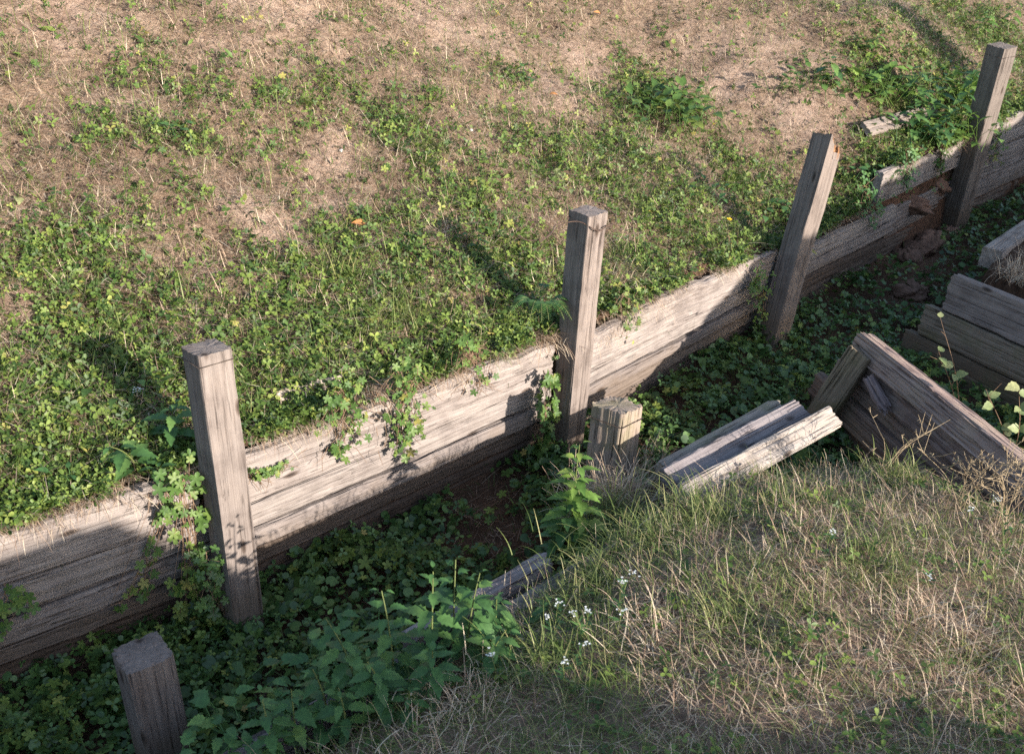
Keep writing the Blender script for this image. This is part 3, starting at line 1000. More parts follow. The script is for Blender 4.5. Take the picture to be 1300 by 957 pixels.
# --- green grass blades on the far bank
def p_blade(x, y):
    d, bare, green = far_masks(x, y)
    n = fbm(x * 6, y * 6, 45, 2)
    return np.where(d > -.01, np.clip((.24 + .75 * green + .6 * n) * (1 - .8 * bare), .02, 1), 0)


P = scatter(300000, -4.4, 6.8, 1.2, 12.5, p_blade)
N = len(P)
V, F, r = blade_mesh(P, rng.uniform(0, 2 * np.pi, N), rng.gamma(4, .016, N) + .02, rng.uniform(.0018, .0040, N), rng.uniform(.2, 1.35, N), rng.uniform(0, 1.3, N), np.clip(rng.beta(2, 2.2, N), 0, 1), 3)
o = obj('green_grass', fast_mesh('green_grass', V, F, r), MAT['green_blade']); o['kind'] = 'stuff'; o['label'] = 'green grass blades mixed through the far bank'
print('blades', N)

# --- clover and cinquefoil cover on the far bank
def p_cover(x, y):
    d, bare, green = far_masks(x, y)
    n = fbm(x * 8, y * 8, 47, 2)
    return np.where(d > -.015, np.clip((1.15 * green ** 1.6 + .35 * n * green + .03) * (1 - .9 * bare), 0, 1), 0)


P = scatter(520000, -4.4, 6.8, 1.2, 12.5, p_cover)
k = rng.random(len(P)) < .72
print('cover', len(P))
leaf_scatter('clover_cover', P[k], multi(3), (.008, .023), MAT['cover'], 'low green three leaved clover spreading over the far bank', (.004, .055), .8)
leaf_scatter('cinquefoil_cover', P[~k], multi(5), (.008, .019), MAT['cover'], 'low green five leaved creeping cinquefoil on the far bank', (.004, .045), .8)

P = scatter(26000, 0, 0, 1.2, 9, lambda x, y: np.where((wall_dist(x, y)[0] > -.01) & (wall_dist(x, y)[0] < 1.6), np.clip(1.2 * far_masks(x, y)[2] ** 2 * (.25 + 1.5 * fbm(x * 5, y * 5, 49, 2)), 0, 1), 0))
leaf_scatter('clover_cover', P, multi(3), (.014, .026), MAT['cover'], 'larger bright clover leaves in clumps low on the far bank', (.02, .07), .7)

P = scatter(170000, 0, 0, 1.2, 12, lambda x, y: np.where(wall_dist(x, y)[0] > -.01, np.clip((.05 + .9 * far_masks(x, y)[2]) * (.35 + 1.6 * fbm(x * 2.7, y * 2.7, 57, 3)), 0, 1), 0))
N = len(P); up = np.stack([np.zeros(N), np.zeros(N), np.ones(N)], 1)
az = rng.uniform(0, 6.28, N); el = rng.uniform(-.1, 1.1, N)
dv = np.stack([np.cos(az) * np.cos(el), np.sin(az) * np.cos(el), np.sin(el)], 1)
P[:, 2] += rng.uniform(0, .03, N)
V, F, r = instances(*leaf_tpl(4, .2, .25, .35), P, frames(dv, up + rng.normal(0, .35, (N, 3))), rng.gamma(5, .005, N) + .008, np.clip(rng.beta(1.5, 2.4, N), 0, 1))
o = obj('low_weeds', fast_mesh('low_weeds', V, F, r), MAT['cover']); o['kind'] = 'stuff'; o['label'] = 'narrow leaved low weeds mixed through clover on the far bank'

# --- fringe lapping over the top edge of the far wall
def fringe(n):
    k = rng.integers(1, 7, n); f = rng.random(n)
    A = WALL[k]; B = WALL[k + 1]; T = B - A; T = T / np.linalg.norm(T, axis=1, keepdims=True)
    P2 = A + (B - A) * f[:, None]
    out = np.stack([T[:, 1], -T[:, 0]], 1)
    g = fbm(P2[:, 0] * 4.2, P2[:, 1] * 4.2, 95, 2)
    sel = rng.random(n) < np.clip(.34 + 1.5 * g, .03, 1)
    P2, out = P2[sel], out[sel]
    zt = np.interp(P2[:, 0], ZT_X, ZT_Z)
    return P2, out, zt


P2, out, zt = fringe(34000); N = len(P2)
off = rng.uniform(-.06, .085, N)
P = np.concatenate([P2 + out * off[:, None], (zt + rng.uniform(.0, .04, N))[:, None]], 1)
k = in_view(P, 150); P = P[k]
leaf_scatter('clover_cover', P, multi(3), (.008, .022), MAT['cover'], 'green clover lapping over the top edge of the plank wall', (-.005, .03), .9, 0)
P2, out, zt = fringe(24000); N = len(P2)
P = np.concatenate([P2 + out * rng.uniform(-.05, .07, N)[:, None], (zt + rng.uniform(.0, .02, N))[:, None]], 1)
k = in_view(P, 150); P, o2 = P[k], out[k]; N = len(P)
az = np.arctan2(o2[:, 1], o2[:, 0]) + rng.normal(0, .7, N)
V, F, r = blade_mesh(P, az, rng.gamma(4, .015, N) + .02, rng.uniform(.0012, .0026, N), rng.uniform(.9, 1.7, N), rng.uniform(.2, 1.6, N), np.clip(rng.normal(.45, .27, N), 0, 1), 3)
o = obj('dry_grass', fast_mesh('dry_grass', V, F, r), MAT['straw']); o['kind'] = 'stuff'; o['label'] = 'dry grass hanging over the top edge of the plank wall'

# --- crumbs of dry soil on the bare patches
P = scatter(90000, 0, 0, 1.2, 12, lambda x, y: np.where(wall_dist(x, y)[0] > .02, .12 + .8 * far_masks(x, y)[1], 0)); N = len(P)
ov = np.array([(1, 0, 0), (-1, 0, 0), (0, 1, 0), (0, -1, 0), (0, 0, .8), (0, 0, -.8)]); of = np.array([(0, 2, 4), (2, 1, 4), (1, 3, 4), (3, 0, 4), (2, 0, 5), (1, 2, 5), (3, 1, 5), (0, 3, 5)])
V, F, r = instances(ov, of, P, frames(rng.normal(0, 1, (N, 3)), rng.normal(0, 1, (N, 3))), rng.gamma(2, .0016, N) + .001, rng.random(N))
me = fast_mesh('soil_crumbs', V, F, r, smooth=False)
a_ = me.attributes.new('bare', 'FLOAT', 'POINT'); a_.data.foreach_set('value', np.ones(len(V), np.float32))
o = obj('soil_crumbs', me, MAT['ground']); o['kind'] = 'stuff'; o['label'] = 'crumbs of dry soil on the bare patches of the bank'

# --- trench floor
BROWN = blobs([(610, 640, 55, 1), (640, 690, 45, 1), (560, 690, 30, .7), (1150, 330, 45, 1), (1175, 290, 30, .9), (1150, 385, 30, .9)])


def p_floor(x, y):
    d, sx = wall_dist(x, y)
    dn = poly_dist(x, y, NEAR); ds = poly_dist(x, y, SIDE)
    b = mask(x, y, BROWN); n = fbm(x * 5, y * 5, 71, 2)
    return np.where((d < -.06) & (dn < -.02) & (ds < -.02), np.clip((.62 + 1.0 * n) * (1 - 1.2 * b) * np.where(x > 1.75, .7, 1), 0, 1), 0)


P = scatter(330000, -3.5, 7, .9, 10.5, p_floor)
print('floor', len(P))
k = rng.random(len(P)) + .9 * fbm(P[:, 0] * 3.2, P[:, 1] * 3.2, 73, 2)
P[:, 2] += .05 * np.clip(.4 + fbm(P[:, 0] * 4.5, P[:, 1] * 4.5, 75, 2), 0, 1.3)
A_ = P[k < .5]; B_ = P[(k >= .5) & (k < .85)]; C_ = P[k >= .85]
leaf_scatter('ground_ivy', A_, round_leaf(), (.012, .038), MAT['ivy'], 'dark round leaved ground ivy carpeting the shaded trench floor', (.005, .06), .55, 0)
leaf_scatter('clover_cover', B_, multi(3), (.010, .026), MAT['ivy'], 'dark green three leaved clover among ivy on the trench floor', (.01, .075), .6, 0)
leaf_scatter('cinquefoil_cover', C_, multi(5), (.012, .026), MAT['cover'], 'lighter green creeping cinquefoil in patches on the trench floor', (.01, .07), .6, 0)


def p_floorgrass(x, y):
    d, sx = wall_dist(x, y)
    dn = poly_dist(x, y, NEAR); ds = poly_dist(x, y, SIDE)
    g1, _ = ground_hit(960, 470)
    q = np.hypot(x - g1[0], y - g1[1]) / .5
    return np.where((d < -.06) & (dn < .02) & (ds < .0), np.clip(.08 + 1.0 * np.exp(-q * q), 0, 1), 0)


P = scatter(160000, -3.5, 7, .9, 10.5, p_floorgrass); N = len(P)
V, F, r = blade_mesh(P, rng.uniform(0, 2 * np.pi, N), rng.gamma(4, .012, N) + .02, rng.uniform(.002, .0035, N), rng.uniform(.1, 1.2, N), rng.uniform(0, 1.3, N), np.clip(rng.beta(1.5, 3, N), 0, 1), 3)
o = obj('green_grass', fast_mesh('green_grass', V, F, r), MAT['green_blade']); o['kind'] = 'stuff'; o['label'] = 'short green grass growing on the trench floor'

# litter of dead stalks on the trench floor
P = scatter(90000, -3.5, 7, .9, 10.5, lambda x, y: np.where((wall_dist(x, y)[0] < -.03) & (poly_dist(x, y, NEAR) < .05), .1 + mask(x, y, BROWN), 0)); N = len(P)
V, F, r = blade_mesh(P + np.array([0, 0, .004]), rng.uniform(0, 6.28, N), rng.gamma(4, .014, N) + .01, rng.uniform(.0014, .0028, N), rng.uniform(1.2, 1.6, N), rng.uniform(-.2, .3, N), np.clip(rng.normal(.25, .2, N), 0, 1), 2)
o = obj('dead_stalks', fast_mesh('dead_stalks', V, F, r), MAT['straw']); o['kind'] = 'stuff'; o['label'] = 'brown dead stalks littering the trench floor'

# --- near bank grass
def near_n(x, y):
    return fbm(x * 3.5, y * 3.5, 81, 3)


def p_near(x, y):
    dn = poly_dist(x, y, NEAR)
    return np.where(dn > -.10, np.clip(.75 + .6 * near_n(x, y), .15, 1) * sstep(-.10, .03, dn), 0)


P = scatter(400000, -3.6, 4.2, .2, 3.6, p_near, False); N = len(P)
gsel = rng.random(N) < np.clip(.46 + .7 * fbm(P[:, 0] * 4.5, P[:, 1] * 4.5, 85, 2) + .25 * (P[:, 0] < .35), .06, .85)
print('near', N)
for sel, nm, mt, lb, ln in ((~gsel, 'dry_grass', 'straw', 'dry pale grass covering the near bank in the foreground', .0125), (gsel, 'green_grass', 'green_blade', 'green grass blades covering the near bank in the foreground', .0125)):
    Q = P[sel]; N = len(Q)
    V, F, r = blade_mesh(Q, rng.uniform(0, 2 * np.pi, N), rng.gamma(4, ln, N) * 1.0 + .015, rng.uniform(.0009, .0026, N), np.where(rng.random(N) < .78, rng.uniform(.8, 1.6, N), rng.uniform(.1, .9, N)), rng.uniform(-.5, 1.9, N), np.clip(rng.normal(.52, .30, N), 0, 1), 4)
    o = obj(nm, fast_mesh(nm, V, F, r), MAT[mt]); o['kind'] = 'stuff'; o['label'] = lb
P = scatter(30000, -3.2, 3.2, .35, 3.4, lambda x, y: np.where(poly_dist(x, y, NEAR) > -.08, np.clip(.15 + 1.1 * fbm(x * 4, y * 4, 91, 2), 0, 1), 0), False)
leaf_scatter('clover_cover', P, multi(3), (.012, .022), MAT['cover'], 'small green clover leaves scattered through the near bank grass', (.004, .04))

# --- grassy corner at the right
P = scatter(60000, 2.2, 7, 1.5, 9, lambda x, y: np.where(poly_dist(x, y, SIDE) > .16, .8, 0), False); N = len(P)
V, F, r = blade_mesh(P, rng.uniform(0, 2 * np.pi, N), rng.gamma(5, .014, N) + .03, rng.uniform(.002, .004, N), rng.uniform(.1, 1.3, N), rng.uniform(0, 1.3, N), np.clip(rng.normal(.6, .25, N), 0, 1), 3)
o = obj('dry_grass', fast_mesh('dry_grass', V, F, r), MAT['straw']); o['kind'] = 'stuff'; o['label'] = 'long dry grass on the far corner of the side trench'

# ================================================================== INDIVIDUAL PLANTS
NET_T = leaf_tpl(13, .29, .28, .36, .17)
BROAD_T = leaf_tpl(11, .34, .2, .35, .16)


def foliage(tpl, L):
    """list of (pos, dir, normal, scale) -> mesh data"""
    pos = np.array([l[0] for l in L]); d = np.array([l[1] for l in L]); nr = np.array([l[2] for l in L]); sc = np.array([l[3] for l in L])
    return instances(*tpl, pos, frames(d, nr), sc, np.clip(rng.beta(2, 2, len(L)), 0, 1))


def rosette(label, px, n, leaf, mat, tpl=BROAD_T, el=(.15, 1.1), spread=.06, group=None, cat='weed', name='broadleaf_weed', base=None, pet=(.3, .8)):
    prange = pet
    B = on_ground(*px) if base is None else np.array(base)
    root = thing(name, label, cat, B, group)
    L = []; st = []
    for i in range(n):
        a = random.uniform(0, 6.28); e = random.uniform(*el)
        o_ = np.array([random.gauss(0, spread), random.gauss(0, spread), 0]); o_[2] = 0
        dv = np.array([math.cos(a) * math.cos(e), math.sin(a) * math.cos(e), math.sin(e)])
        pet = leaf * random.uniform(*prange)
        nr = np.array([-math.cos(a) * math.sin(e), -math.sin(a) * math.sin(e), math.cos(e)]) + np.random.uniform(-.3, .3, 3)
        L.append((o_ + dv * pet, dv * np.array([1, 1, .4]), nr, leaf * random.uniform(.7, 1.2)))
        st.append(tube([o_ - np.array([0, 0, .02]), o_ + dv * pet], [.002, .0015], 4))
    V, F, r = join([foliage(tpl, L)] + st)
    obj('leaves', fast_mesh('leaves', V, F, r), MAT[mat], root)
    return root



def nettle(label, px, hgt, pairs, leaf, lean=(0, 0), mat='nettle', base=None, group='nettle plants', cat='nettle', low=.12, name='nettle_plant'):
    B = on_ground(*px) if base is None else np.array(base)
    root = thing(name, label, cat, B, group)
    pts = [np.array([lean[0] * s * s * hgt, lean[1] * s * s * hgt, hgt * s * (1 - .15 * s * abs(lean[0]))]) for s in np.linspace(-.06, 1, 9)]
    V, F = tube(pts, np.linspace(.0034, .0016, 9), 6)
    obj('stem', fast_mesh('stem', V, F, np.full(len(V), .4)), MAT['stem'], root)
    L = []; a0 = random.uniform(0, 6.28)
    for i in range(pairs):
        s = low + (1 - low) * (i / (pairs - 1))
        c = np.array([lean[0] * s * s * hgt, lean[1] * s * s * hgt, hgt * s * (1 - .15 * s * abs(lean[0]))])
        sz = leaf * (1 - .68 * max(0, (s - .55) / .45)) * (.75 + .25 * min(1, s * 3))
        for sgn in (0, 1):
            a = a0 + i * math.pi / 2 + sgn * math.pi + random.uniform(-.3, .3)
            el = random.uniform(-.25, .35) + .55 * max(0, s - .7)
            dv = np.array([math.cos(a) * math.cos(el), math.sin(a) * math.cos(el), math.sin(el)])
            nr = np.array([-math.cos(a) * math.sin(el), -math.sin(a) * math.sin(el), math.cos(el)]) + np.random.uniform(-.25, .25, 3)
            L.append((c + dv * .012, dv, nr, sz * random.uniform(.85, 1.15)))
    V, F, r = foliage(NET_T, L)
    obj('leaves', fast_mesh('leaves', V, F, r), MAT[mat], root)
    return root


np.random.seed(5)
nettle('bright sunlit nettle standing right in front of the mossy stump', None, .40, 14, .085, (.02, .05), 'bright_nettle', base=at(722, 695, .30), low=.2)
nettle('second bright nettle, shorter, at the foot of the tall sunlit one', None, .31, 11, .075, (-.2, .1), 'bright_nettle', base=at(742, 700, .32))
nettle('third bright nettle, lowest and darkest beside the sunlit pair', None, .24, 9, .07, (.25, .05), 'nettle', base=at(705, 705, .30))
for (px, py, hh, lean, lab) in [
        (452, 880, .24, (-.3, .1), 'leftmost nettle of the dark clump by the half buried near wall'),
        (500, 862, .27, (-.12, .15), 'nettle just left of the tallest nettle in the dark clump'),
        (548, 850, .31, (0, .1), 'tallest nettle in the middle of the dark clump above the white flowers'),
        (592, 838, .28, (.1, .12), 'nettle just right of the tallest nettle in the dark clump'),
        (615, 868, .20, (.25, .0), 'nettle at the front of the dark clump, nearest the white flowers'),
        (628, 815, .17, (.0, -.1), 'nettle beside the exposed near wall plank, rightmost of the dark clump'),
        (490, 905, .20, (-.2, -.1), 'low nettle at the front left of the dark clump'),
        (550, 895, .22, (.0, -.15), 'low nettle at the front middle of the dark clump'),
        (575, 820, .26, (.0, .2), 'nettle at the back of the dark clump overhanging the trench'),
        (690, 800, .10, (.2, .1), 'small nettle right of the dark clump on the near bank')]:
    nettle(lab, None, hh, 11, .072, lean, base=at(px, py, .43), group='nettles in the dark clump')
for (px, py, hh, lab) in [(415, 905, .15, 'small weed at the low left end of the half buried near wall'), (375, 930, .14, 'small weed at the bottom edge left of the nettle clump'), (440, 930, .15, 'small weed at the bottom below the nettle clump'),
                          (345, 955, .16, 'small weed on the near wall top at the very bottom'), (520, 925, .14, 'small weed in front of the low nettles at the bottom')]:
    nettle(lab, None, hh, 7, .06, (random.uniform(-.3, .1), random.uniform(-.1, .3)), base=at(px, py, .42), group='small weeds along the near wall', cat='weed', name='leafy_weed')
for (px, py, lab) in [(395, 900, 'broad low weed draped over the left end of the near wall'), (330, 945, 'broad low weed draped over the near wall at the bottom edge'), (470, 850, 'broad low weed under the leftmost nettles')]:
    rosette(lab, None, 40, .05, 'nettle', el=(-.1, .9), spread=.10, base=at(px, py, .42), pet=(.4, 1.4), group='low weeds draped over the near wall')
# nettle heads over the far wall by post A
a, t2, n2 = wall_frame(2)
nettle('nettle top reaching across the upper left face of the creeper post', (222, 570), .24, 6, .085, (.25, -.45), group='weeds at the wall posts', low=.3)
nettle('bushy nettle spilling over the wall top left of the creeper post', (178, 612), .19, 8, .085, (-.1, -.6), group='weeds at the wall posts')
nettle('low nettle beside the creeper post, lower of the pair on the wall', (205, 618), .15, 6, .08, (.3, -.8), group='weeds at the wall posts')
# weeds round post D and on the bank at the upper right
a6, t6, n6 = wall_frame(6)
for (off, dwn, hh, lean, lab) in [(-.62, -.10, .26, (-.2, -.3), 'leafy weed left of the dark far post, directly above the raised board'),
                                (-.40, -.12, .36, (-.05, -.3), 'tall leafy weed second left from the dark far post'),
                                (-.22, -.05, .36, (.1, -.45), 'leafy weed hanging against the left face of the dark far post'),
                                (-.12, -.20, .42, (.0, -.2), 'tallest leafy weed directly behind the dark far post'),
                                (-.85, -.62, .26, (-.3, -.1), 'low leafy weed above the bleached slab, left of the far post'),
                                (.22, -.15, .36, (.1, -.1), 'leafy weed just right of the dark far post head'),
                                (-.50, -.02, .20, (.1, -.7), 'small leafy weed drooping onto the raised board'),
                                (-.32, -.25, .40, (-.1, -.1), 'leafy weed at the back of the clump left of the far post')]:
    cpt = WALL[6] + t6 * (.98 + off) - n6 * (-dwn)
    nettle(lab, None, hh, 9, .115, lean, mat='nettle', base=(cpt[0], cpt[1], float(height(cpt[0], cpt[1]))), group='weeds round the far post', cat='weed', name='leafy_weed')
for (off, back, n_, lf, mt, lab) in [(-.30, .10, 150, .08, 'bright_nettle', 'dense leafy bush pressed against the left of the dark far post'), (-.62, .16, 100, .07, 'nettle', 'dense leafy bush above the middle of the raised board'),
                                (-1.05, .75, 80, .06, 'vine', 'bushy weed at the far left of the greenery by the far post'), (-.45, .50, 140, .08, 'bright_nettle', 'bushy weed on the bank behind the greenery by the far post'),
                                (.35, .25, 140, .08, 'bright_nettle', 'bushy weed to the right of the dark far post')]:
    cpt = WALL[6] + t6 * (.98 + off) - n6 * back
    zb = float(height(cpt[0], cpt[1]))
    rosette(lab, None, n_, lf, mt, el=(.05, 1.3), spread=.13, group='bushy weeds round the far post', name='bushy_weed', base=(cpt[0], cpt[1], zb), pet=(.6, 2.4))
for (px, py, hh, lab) in [(1245, 45, .22, 'bright leafy weed in the top right corner, left of two'), (1280, 35, .24, 'bright leafy weed in the top right corner, right of two'),
                          (1105, 75, .18, 'bright green weed alone on the upper bank between broken post and far post')]:
    nettle(lab, (px, py), hh, 8, .10, (.1, -.1), mat='bright_nettle', group='bright weeds on the upper bank', cat='weed', name='leafy_weed')


rosette('large bushy broad leaved weed standing alone on the upper bank', (826, 135), 300, .07, 'vine', el=(.1, 1.35), spread=.19, pet=(.4, 1.9))
rosette('smaller broad leaved weed attached to the right of the large bushy one', (862, 142), 26, .10, 'vine', el=(-.1, .7), spread=.05)
rosette('pale green broad leaf seedling near the left edge of the bank', (32, 250), 5, .06, 'pale_leaf', el=(-.1, .3), spread=.02)
rosette('dark leafy clump in shade left of the broken headed post', (972, 262), 60, .055, 'nettle', spread=.14)
rosette('leafy clump under the broken headed post hanging to the wall top', (985, 300), 50, .05, 'cover', spread=.10)
rosette('leafy clump to the right of the broken headed post on the low wall', (1098, 215), 45, .06, 'nettle', spread=.10)
rosette('dark green clump of leaves on the bank far left above the plank wall', (180, 455), 40, .04, 'nettle', spread=.1)
rosette('leafy clump in front of the half buried near wall, beside the bright nettle', (700, 640), 24, .05, 'nettle', spread=.06)

for (px, py, n_, lf, mt, sp, lab) in [(205, 160, 30, .04, 'nettle', .06, 'small dark leafy weed high on the left of the bank'), (655, 98, 34, .045, 'nettle', .07, 'small dark leafy weed on bare ground near the top middle of the bank'),
                                     (395, 415, 34, .045, 'vine', .07, 'mid green broad weed to the left of the dense wall edge tuft'), (600, 300, 34, .045, 'vine', .08, 'mid green broad weed in the wire post shadow on the bank'),
                                     (95, 480, 34, .045, 'vine', .08, 'bright broad weed low on the far left of the bank'), (880, 240, 40, .045, 'nettle', .09, 'dark broad weed between wire post and broken post on the bank'),
                                     (1115, 95, 50, .06, 'vine', .1, 'leafy weed by itself on the upper right bank'), (700, 230, 26, .04, 'pale_leaf', .05, 'pale broad weed on the bank straight above the wire post'),
                                     (330, 420, 26, .035, 'vine', .06, 'low bright weed on the bank to the right of the creeper post head'), (60, 600, 30, .035, 'nettle', .07, 'low dark weed right above the left wall boards')]:
    rosette(lab, (px, py), n_, lf, mt, el=(.0, 1.2), spread=sp, pet=(.3, 1.3), group='broad weeds scattered on the far bank')

# fern-like yarrow on the left of post B
def frond(label, px, n):
    a, t, nn = wall_frame(3)
    B = onplane(*px, a + nn * .0, nn)
    root = thing('yarrow_plant', label, 'yarrow', B)
    parts = []; st = []
    for i in range(n):
        a = R(-150 + 150 * i / (n - 1)) + random.uniform(-.2, .2) if i < n - 1 else R(80)
        l = random.uniform(.13, .19)
        ps = [np.array([math.cos(a) * s * l, math.sin(a) * s * l, .10 * math.sin(s * 2.6) * (1 - .2 * s)]) for s in np.linspace(0, 1, 24)]
        st.append(tube(ps, .0012, 4))
        for j in range(3, 24):
            dv = ps[j] - ps[j - 1]; dv /= np.linalg.norm(dv)
            side = np.cross(dv, [0, 0, 1]); side /= np.linalg.norm(side)
            wl = .032 * math.sin(math.pi * (j / 25) ** .8)
            for sg in (-1, 1):
                parts.append((ps[j], side * sg + dv * .5, np.array([0, 0, 1.0]), wl))
    V, F, r = foliage(leaf_tpl(5, .16, .1, .1), parts)
    obj('fronds', fast_mesh('fronds', V, F, r), MAT['nettle'], root)
    V, F, r = join(st)
    obj('stems', fast_mesh('stems', V, F, r), MAT['stem'], root)


frond('feathery green yarrow leaves against the left foot of the wire post', (684, 398), 9)

# creepers hanging down
def creeper(label, pix, n_leaf, size, mat='vine', seg=2, off=.12, spread=.03, group='creepers hanging on the far wall', k=5, jit=.02, dry=0):
    a, t, n = wall_frame(seg)
    pts = np.array([onplane(x, y, a + n * off, n) for x, y in pix])
    sp = spline(pts, 8)
    root = thing('creeper', label, 'creeper', sp[0], group)
    o = sp[0]
    parts = [tube(sp - o + np.random.normal(0, .002, sp.shape), .0018, 5)]
    L = []
    n3 = np.array([n[0], n[1], .0])
    n_leaf = int(n_leaf * 1.5)
    for i in range(n_leaf):
        c = sp[int(random.random() ** .9 * (len(sp) - 1))] - o + np.array([t[0], t[1], 0]) * random.gauss(0, spread) + np.array([0, 0, random.gauss(0, spread)]) + n3 * abs(random.gauss(0, .02))
        nr = n3 + np.array([0, 0, .7]) + np.random.normal(0, .5, 3)
        dv = np.random.normal(0, 1, 3); dv -= nr * (dv @ nr) / (nr @ nr)
        L.append((c, dv, nr, size * random.uniform(.4, 1.05)))
        if i % 4 == 0:
            parts.append(tube([sp[min(len(sp) - 1, i % len(sp))] - o, c], [.0012, .0008], 4))
    V, F, r = join(parts)
    obj('stem', fast_mesh('stem', V, F, r), MAT['twig'], root)
    V, F, r = foliage(multi(k), L)
    obj('leaves', fast_mesh('leaves', V, F, r), MAT[mat], root)
    if dry:
        D = []
        for i in range(dry):
            c = sp[int(random.random() ** 1.6 * (len(sp) - 1))] - o + np.array([t[0], t[1], 0]) * random.gauss(0, spread * 1.3) + n3 * abs(random.gauss(0, .012))
            p2 = c + np.array([t[0], t[1], 0]) * random.gauss(0, .05) - np.array([0, 0, random.uniform(.02, .09)])
            D.append(tube([c, (c + p2) / 2 + np.random.normal(0, .008, 3), p2], [.0013, .0011, .0006], 4))
        V, F, r = join(D)
        obj('dry_runners', fast_mesh('dry_runners', V, F, r), MAT['twig'], root)
    return root


creeper('five leaved creeper running down the left side of the clean topped post', [(235, 600), (228, 640), (242, 690), (238, 740), (262, 790)], 72, .026, seg=2, off=.15, spread=.04)
creeper('thin creeper strand on the wall a little left of the creeper post', [(212, 600), (208, 650), (188, 700), (180, 745), (140, 770)], 26, .02, seg=2, off=.10, spread=.018)
creeper('leafy creeper on the shaded post foot near the trench floor', [(262, 700), (268, 740), (285, 780)], 30, .024, 'ivy', seg=2, off=.21, spread=.03)
creeper('tangled dry creeper with green leaves drooping over the middle wall, left of two', [(432, 490), (440, 515), (436, 545), (428, 575)], 52, .021, seg=3, off=.10, spread=.045, dry=40)
creeper('brownish bushy creeper drooping over the middle wall, right of two', [(505, 470), (512, 500), (508, 530), (512, 560)], 80, .02, seg=3, off=.11, spread=.045, dry=70)
creeper('dry brown runners with a few leaves hanging just left of the wire post', [(590, 440), (600, 460), (610, 490)], 16, .022, seg=3, off=.09, spread=.03, dry=70)
creeper('small runner with leaves creeping along a seam beside the creeper post', [(318, 600), (340, 596), (365, 588)], 24, .016, seg=3, off=.085, spread=.012, dry=14)
creeper('leafy creeper filling the gap behind the wire post', [(690, 470), (694, 510), (690, 545), (680, 575)], 60, .023, seg=3, off=.12, spread=.04)
creeper('creeper hanging beside the broken headed post down the dark wall gap', [(962, 340), (960, 370), (968, 400), (972, 425)], 70, .026, seg=4, off=.13, spread=.05, k=3)
creeper('trailing leaves spilling over the sunny wall right of the wire post', [(795, 370), (800, 395), (792, 415)], 34, .016, 'cover', seg=4, off=.08, spread=.05, dry=16)
creeper('small sprig hanging over the wall below the yellow flowers', [(925, 300), (928, 315), (924, 330)], 16, .017, 'cover', seg=4, off=.09, spread=.03)
creeper('leaves creeping over the end of the low boards right of the broken headed post', [(1090, 235), (1105, 255), (1110, 285)], 44, .03, 'nettle', seg=5, off=.1, spread=.06, k=3)
creeper('ragged leaves at the foot of the left wall boards near the left edge', [(5, 740), (8, 770), (2, 800)], 16, .024, 'vine', seg=1, off=.1, spread=.03)

creeper('leafy creeper draped over the middle of the raised board', [(1150, 190), (1152, 212), (1148, 235)], 40, .032, 'nettle', seg=5, off=.09, spread=.07, k=3)
creeper('leafy creeper draped over the raised board beside the dark far post', [(1198, 165), (1196, 190), (1192, 215)], 44, .034, 'vine', seg=5, off=.09, spread=.06, k=3)
creeper('creeper of small leaves on the boards right of the dark far post', [(1262, 150), (1266, 175), (1262, 200)], 40, .032, 'vine', seg=6, off=.09, spread=.08, k=3)

# grass tufts
def tuft(label, px, n, length, mat='green_blade', spread=.035, base=None, lean=(.2, 1.2), dirb=None, group='grass tufts', wid=(.002, .004)):
    B = on_ground(*px) if base is None else np.array(base)
    root = None
    n = int(n * 1.7)
    az = rng.uniform(0, 2 * np.pi, n) if dirb is None else rng.normal(dirb, .8, n)
    pos = np.stack([rng.normal(0, spread, n), rng.normal(0, spread, n), np.full(n, -.01)], 1)
    V, F, r = blade_mesh(pos, az, length * rng.uniform(.35, 1.1, n), rng.uniform(*wid, n), rng.uniform(*lean, n), rng.uniform(.2, 1.7, n), np.clip(rng.normal(.62, .26, n), 0, 1), 5)
    o = obj('grass_tuft', fast_mesh('grass_tuft', V, F, r), MAT[mat], loc=B)
    tag(o, label, 'grass tuft', group)
    return o


tuft('long arching green tuft at the middle of the far bank, above the drooping creepers', (425, 345), 170, .16, spread=.05)
tuft('dense green tuft on the wall edge between the two drooping creepers', (500, 395), 260, .15, spread=.07)
tuft('grey green tuft lower left of the long arching bank tuft', (450, 420), 180, .13, spread=.06)
tuft('loose pale tuft hanging over the wall just right of the wire post', (775, 350), 200, .15, 'straw', spread=.06, dirb=-.8)
tuft('green tuft among straw beside the wire post on the bank', (790, 330), 120, .13, spread=.05)
tuft('dry tuft hanging over the wall under the yarrow leaves', (690, 425), 140, .16, 'straw', spread=.04, dirb=-.9, lean=(.6, 1.5))
tuft('spidery tuft with pale green arching blades in the middle of the bank', (545, 190), 120, .15, 'green_blade', spread=.04, lean=(.5, 1.3))
tuft('dark green grass tuft left of the far post, above the broken board', (1125, 130), 220, .15, spread=.06)
tuft('wide bladed grass tuft in the shaded trench beside the bright nettle', (688, 590), 26, .22, spread=.03, wid=(.005, .009), lean=(.5, 1.2), dirb=2.8)
tuft('reddish dry tuft leaning against the right side of the mossy stump', (822, 610), 200, .20, 'straw', spread=.06, dirb=.6)
tuft('pale dry tuft at the left end of the fallen boards', (838, 640), 160, .17, 'straw', spread=.05)
tuft('fresh green tuft growing over the left end of the fallen boards', (880, 650), 170, .13, spread=.05)
tuft('tall green tuft on the near bank edge below the mossy stump', (815, 690), 220, .14, spread=.06)
tuft('green tuft below the pale cracked board, mid foreground', (905, 660), 160, .12, spread=.05)
tuft('dry tuft below the mossy stump, left of the tall green tuft', (770, 690), 150, .16, 'straw', spread=.05)
tuft('dry grass tuft hiding the foot of the mossy stump', (775, 620), 130, .15, 'straw', spread=.05)
